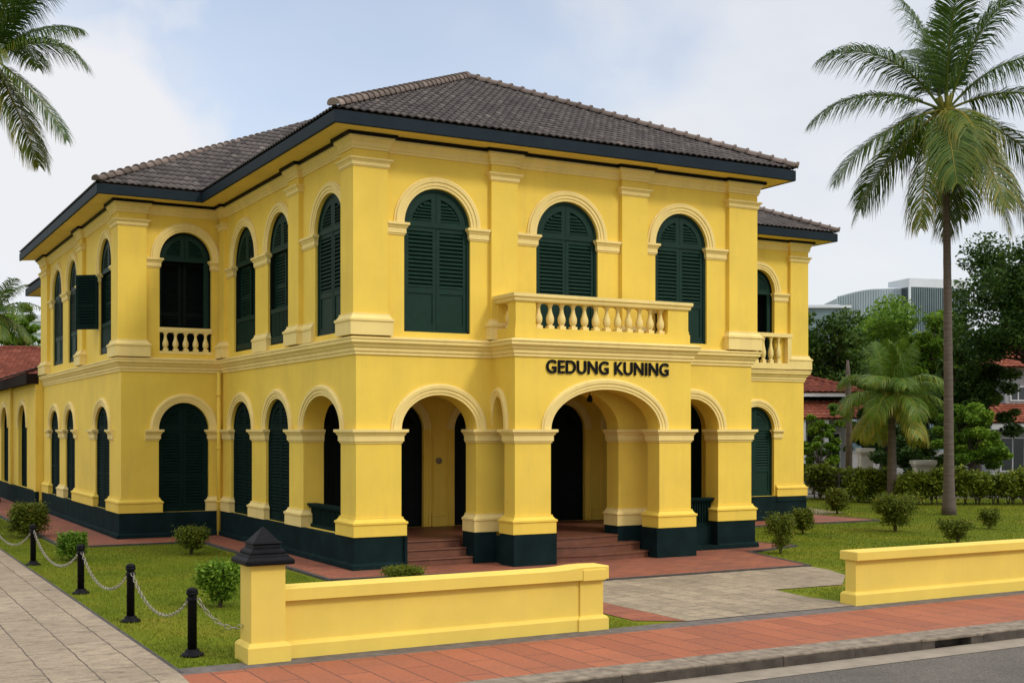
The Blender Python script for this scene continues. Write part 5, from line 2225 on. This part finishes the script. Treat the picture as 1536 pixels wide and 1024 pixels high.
def T3(p): return tuple(inv @ Vector(p))
tiled([T3(E0), T3(E1), T3((1.2, 22.42, 6.3)), T3((1.2, 38, 6.3))], T3(E0), T3(E1), ROOFB, .22, .32, .035, .03, 'roof', an, 90)
m = MB(inv)
m.sweep([(-.06, 4.40), (0, 4.40), (0, 4.76), (-.06, 4.76)], [(0, 38), (-3.15, 38), (-3.15, 22.42), (-2.0, 22.42)])
m.quad((-3.12, 37.9, 4.45), (-3.12, 22.45, 4.45), (-2.75, 22.45, 4.45), (-2.75, 37.9, 4.45))
m.build('fascia', simple('dark_brown_timber', (0.020, 0.012, 0.009), .8, spec=.05), an)

D = 78
loc, rz = face_frame(30, D, 10)
h3 = thing('tiled_house', 'house with a broad red tiled hip roof behind the yellow annex on the left', 'house', loc, rz)
m = MB()
m.box(-9, 5.2, 1, 12, 0, zt(570, D))
m.build('wall', CREAMW, h3)
hip(h3, -10, 6, 0, 13, zt(574, D), 2.6, ROOFR, 6.2, seed=95)
tiled([(-10, -2.6, zt(592, D)), (6, -2.6, zt(592, D)), (6, 1, zt(572, D)), (-10, 1, zt(572, D))], (-10, -2.6, zt(592, D)), (6, -2.6, zt(592, D)), ROOFR, .3, .38, .04, .03, 'lower_roof', h3, 99)
m = MB()
m.box(-10, 6, -2.6, -2.5, zt(592, D) - .3, zt(592, D) - .02)
m.build('fascia', WHITEW, h3)
for xx in (-6, -3.5, -1.0):
    win(h3, xx, xx + 1.4, 1.0, 2.7, .98)

D = 160
loc, rz = face_frame(28, D, 0)
h4 = thing('white_block', 'pale white multi storey block far behind the left trees', 'building', loc, rz)
m = MB()
m.box(0, 5.5, 0, 8, 0, zt(472, D))
m.box(-3, 3.0, 1.5, 8, 0, zt(490, D))
m.build('wall', simple('pale_far_render', (0.55, 0.60, 0.66), .8, .05, .5), h4)
for z in (zt(482, D), zt(500, D)):
    m = MB()
    m.box(-.1, 5.6, -.3, 0, z, z + .35)
    m.build('balcony_slab', ALU, h4)
for i in range(4):
    win(h4, .4 + i * 1.25, 1.3 + i * 1.25, zt(496, D), zt(486, D), -.02, ALU, GLASSG, 0)
    win(h4, .4 + i * 1.25, 1.3 + i * 1.25, zt(480, D), zt(474, D), -.02, ALU, GLASSG, 0)


# ------------------------------------------------------------------ grass
def in_poly(X, Y, poly):
    ins = np.zeros(len(X), bool)
    n = len(poly)
    for i in range(n):
        x0, y0 = poly[i]
        x1, y1 = poly[(i + 1) % n]
        c = ((y0 > Y) != (y1 > Y)) & (X < (x1 - x0) * (Y - y0) / (y1 - y0 + 1e-12) + x0)
        ins ^= c
    return ins


def grass(poly, n, h, wdt, seed, label, excl=()):
    r = np.random.default_rng(seed)
    xs_, ys_ = [p[0] for p in poly], [p[1] for p in poly]
    X = r.uniform(min(xs_), max(xs_), n)
    Y = r.uniform(min(ys_), max(ys_), n)
    k = in_poly(X, Y, poly)
    for e in excl:
        k &= ~in_poly(X, Y, e)
    X, Y = X[k], Y[k]
    n = len(X)
    hh = h * r.uniform(.45, 1.25, n)
    a = r.uniform(0, 2 * PI, n)
    lx, ly = r.normal(0, .5, n) * hh, r.normal(0, .5, n) * hh
    dx, dy = np.cos(a) * wdt / 2, np.sin(a) * wdt / 2
    z0 = np.zeros(n)
    V = np.stack([np.stack([X - dx, Y - dy, z0], 1), np.stack([X + dx, Y + dy, z0], 1), np.stack([X + lx, Y + ly, hh], 1)], 1).reshape(-1, 3)
    F = np.arange(3 * n).reshape(-1, 3)
    patch = .5 + .5 * np.sin(X * 1.1 + 1.7 * np.sin(Y * .7)) * np.cos(Y * .9 + X * .3)
    o = npmesh('grass', V, F, GRASSB, None, np.clip(r.normal(.42, .2, n) + .42 * (patch - .5), 0, 1))
    tag(o, label, 'grass', None, 'stuff')


grass([(-5.55, -8.3), (1.1, -8.3), (1.1, -4), (2.7, -3.8), (2.0, -1.7), (-1.15, -1.3), (-1.15, 7.4), (-1.7, 7.75), (-4.4, 7.75), (-4.4, 26), (-5.55, 26)], 260000, .034, .011, 1,
      'short green turf of the left lawn between footpath and house')
grass([(5.45, -8.0), (16, -8.0), (30, 2), (34, 14), (24, 17), (19.5, 8.3), (19.5, 4.8), (11.2, 4.8), (11.2, 1), (11.35, -.3), (9.32, -1.0), (8.66, -3.5), (8.6, -4.3), (8.1, -5.3), (7, -6.4), (5.5, -6.4)], 260000, .038, .016, 2,
      'short green turf of the right lawn beyond the garden wall')
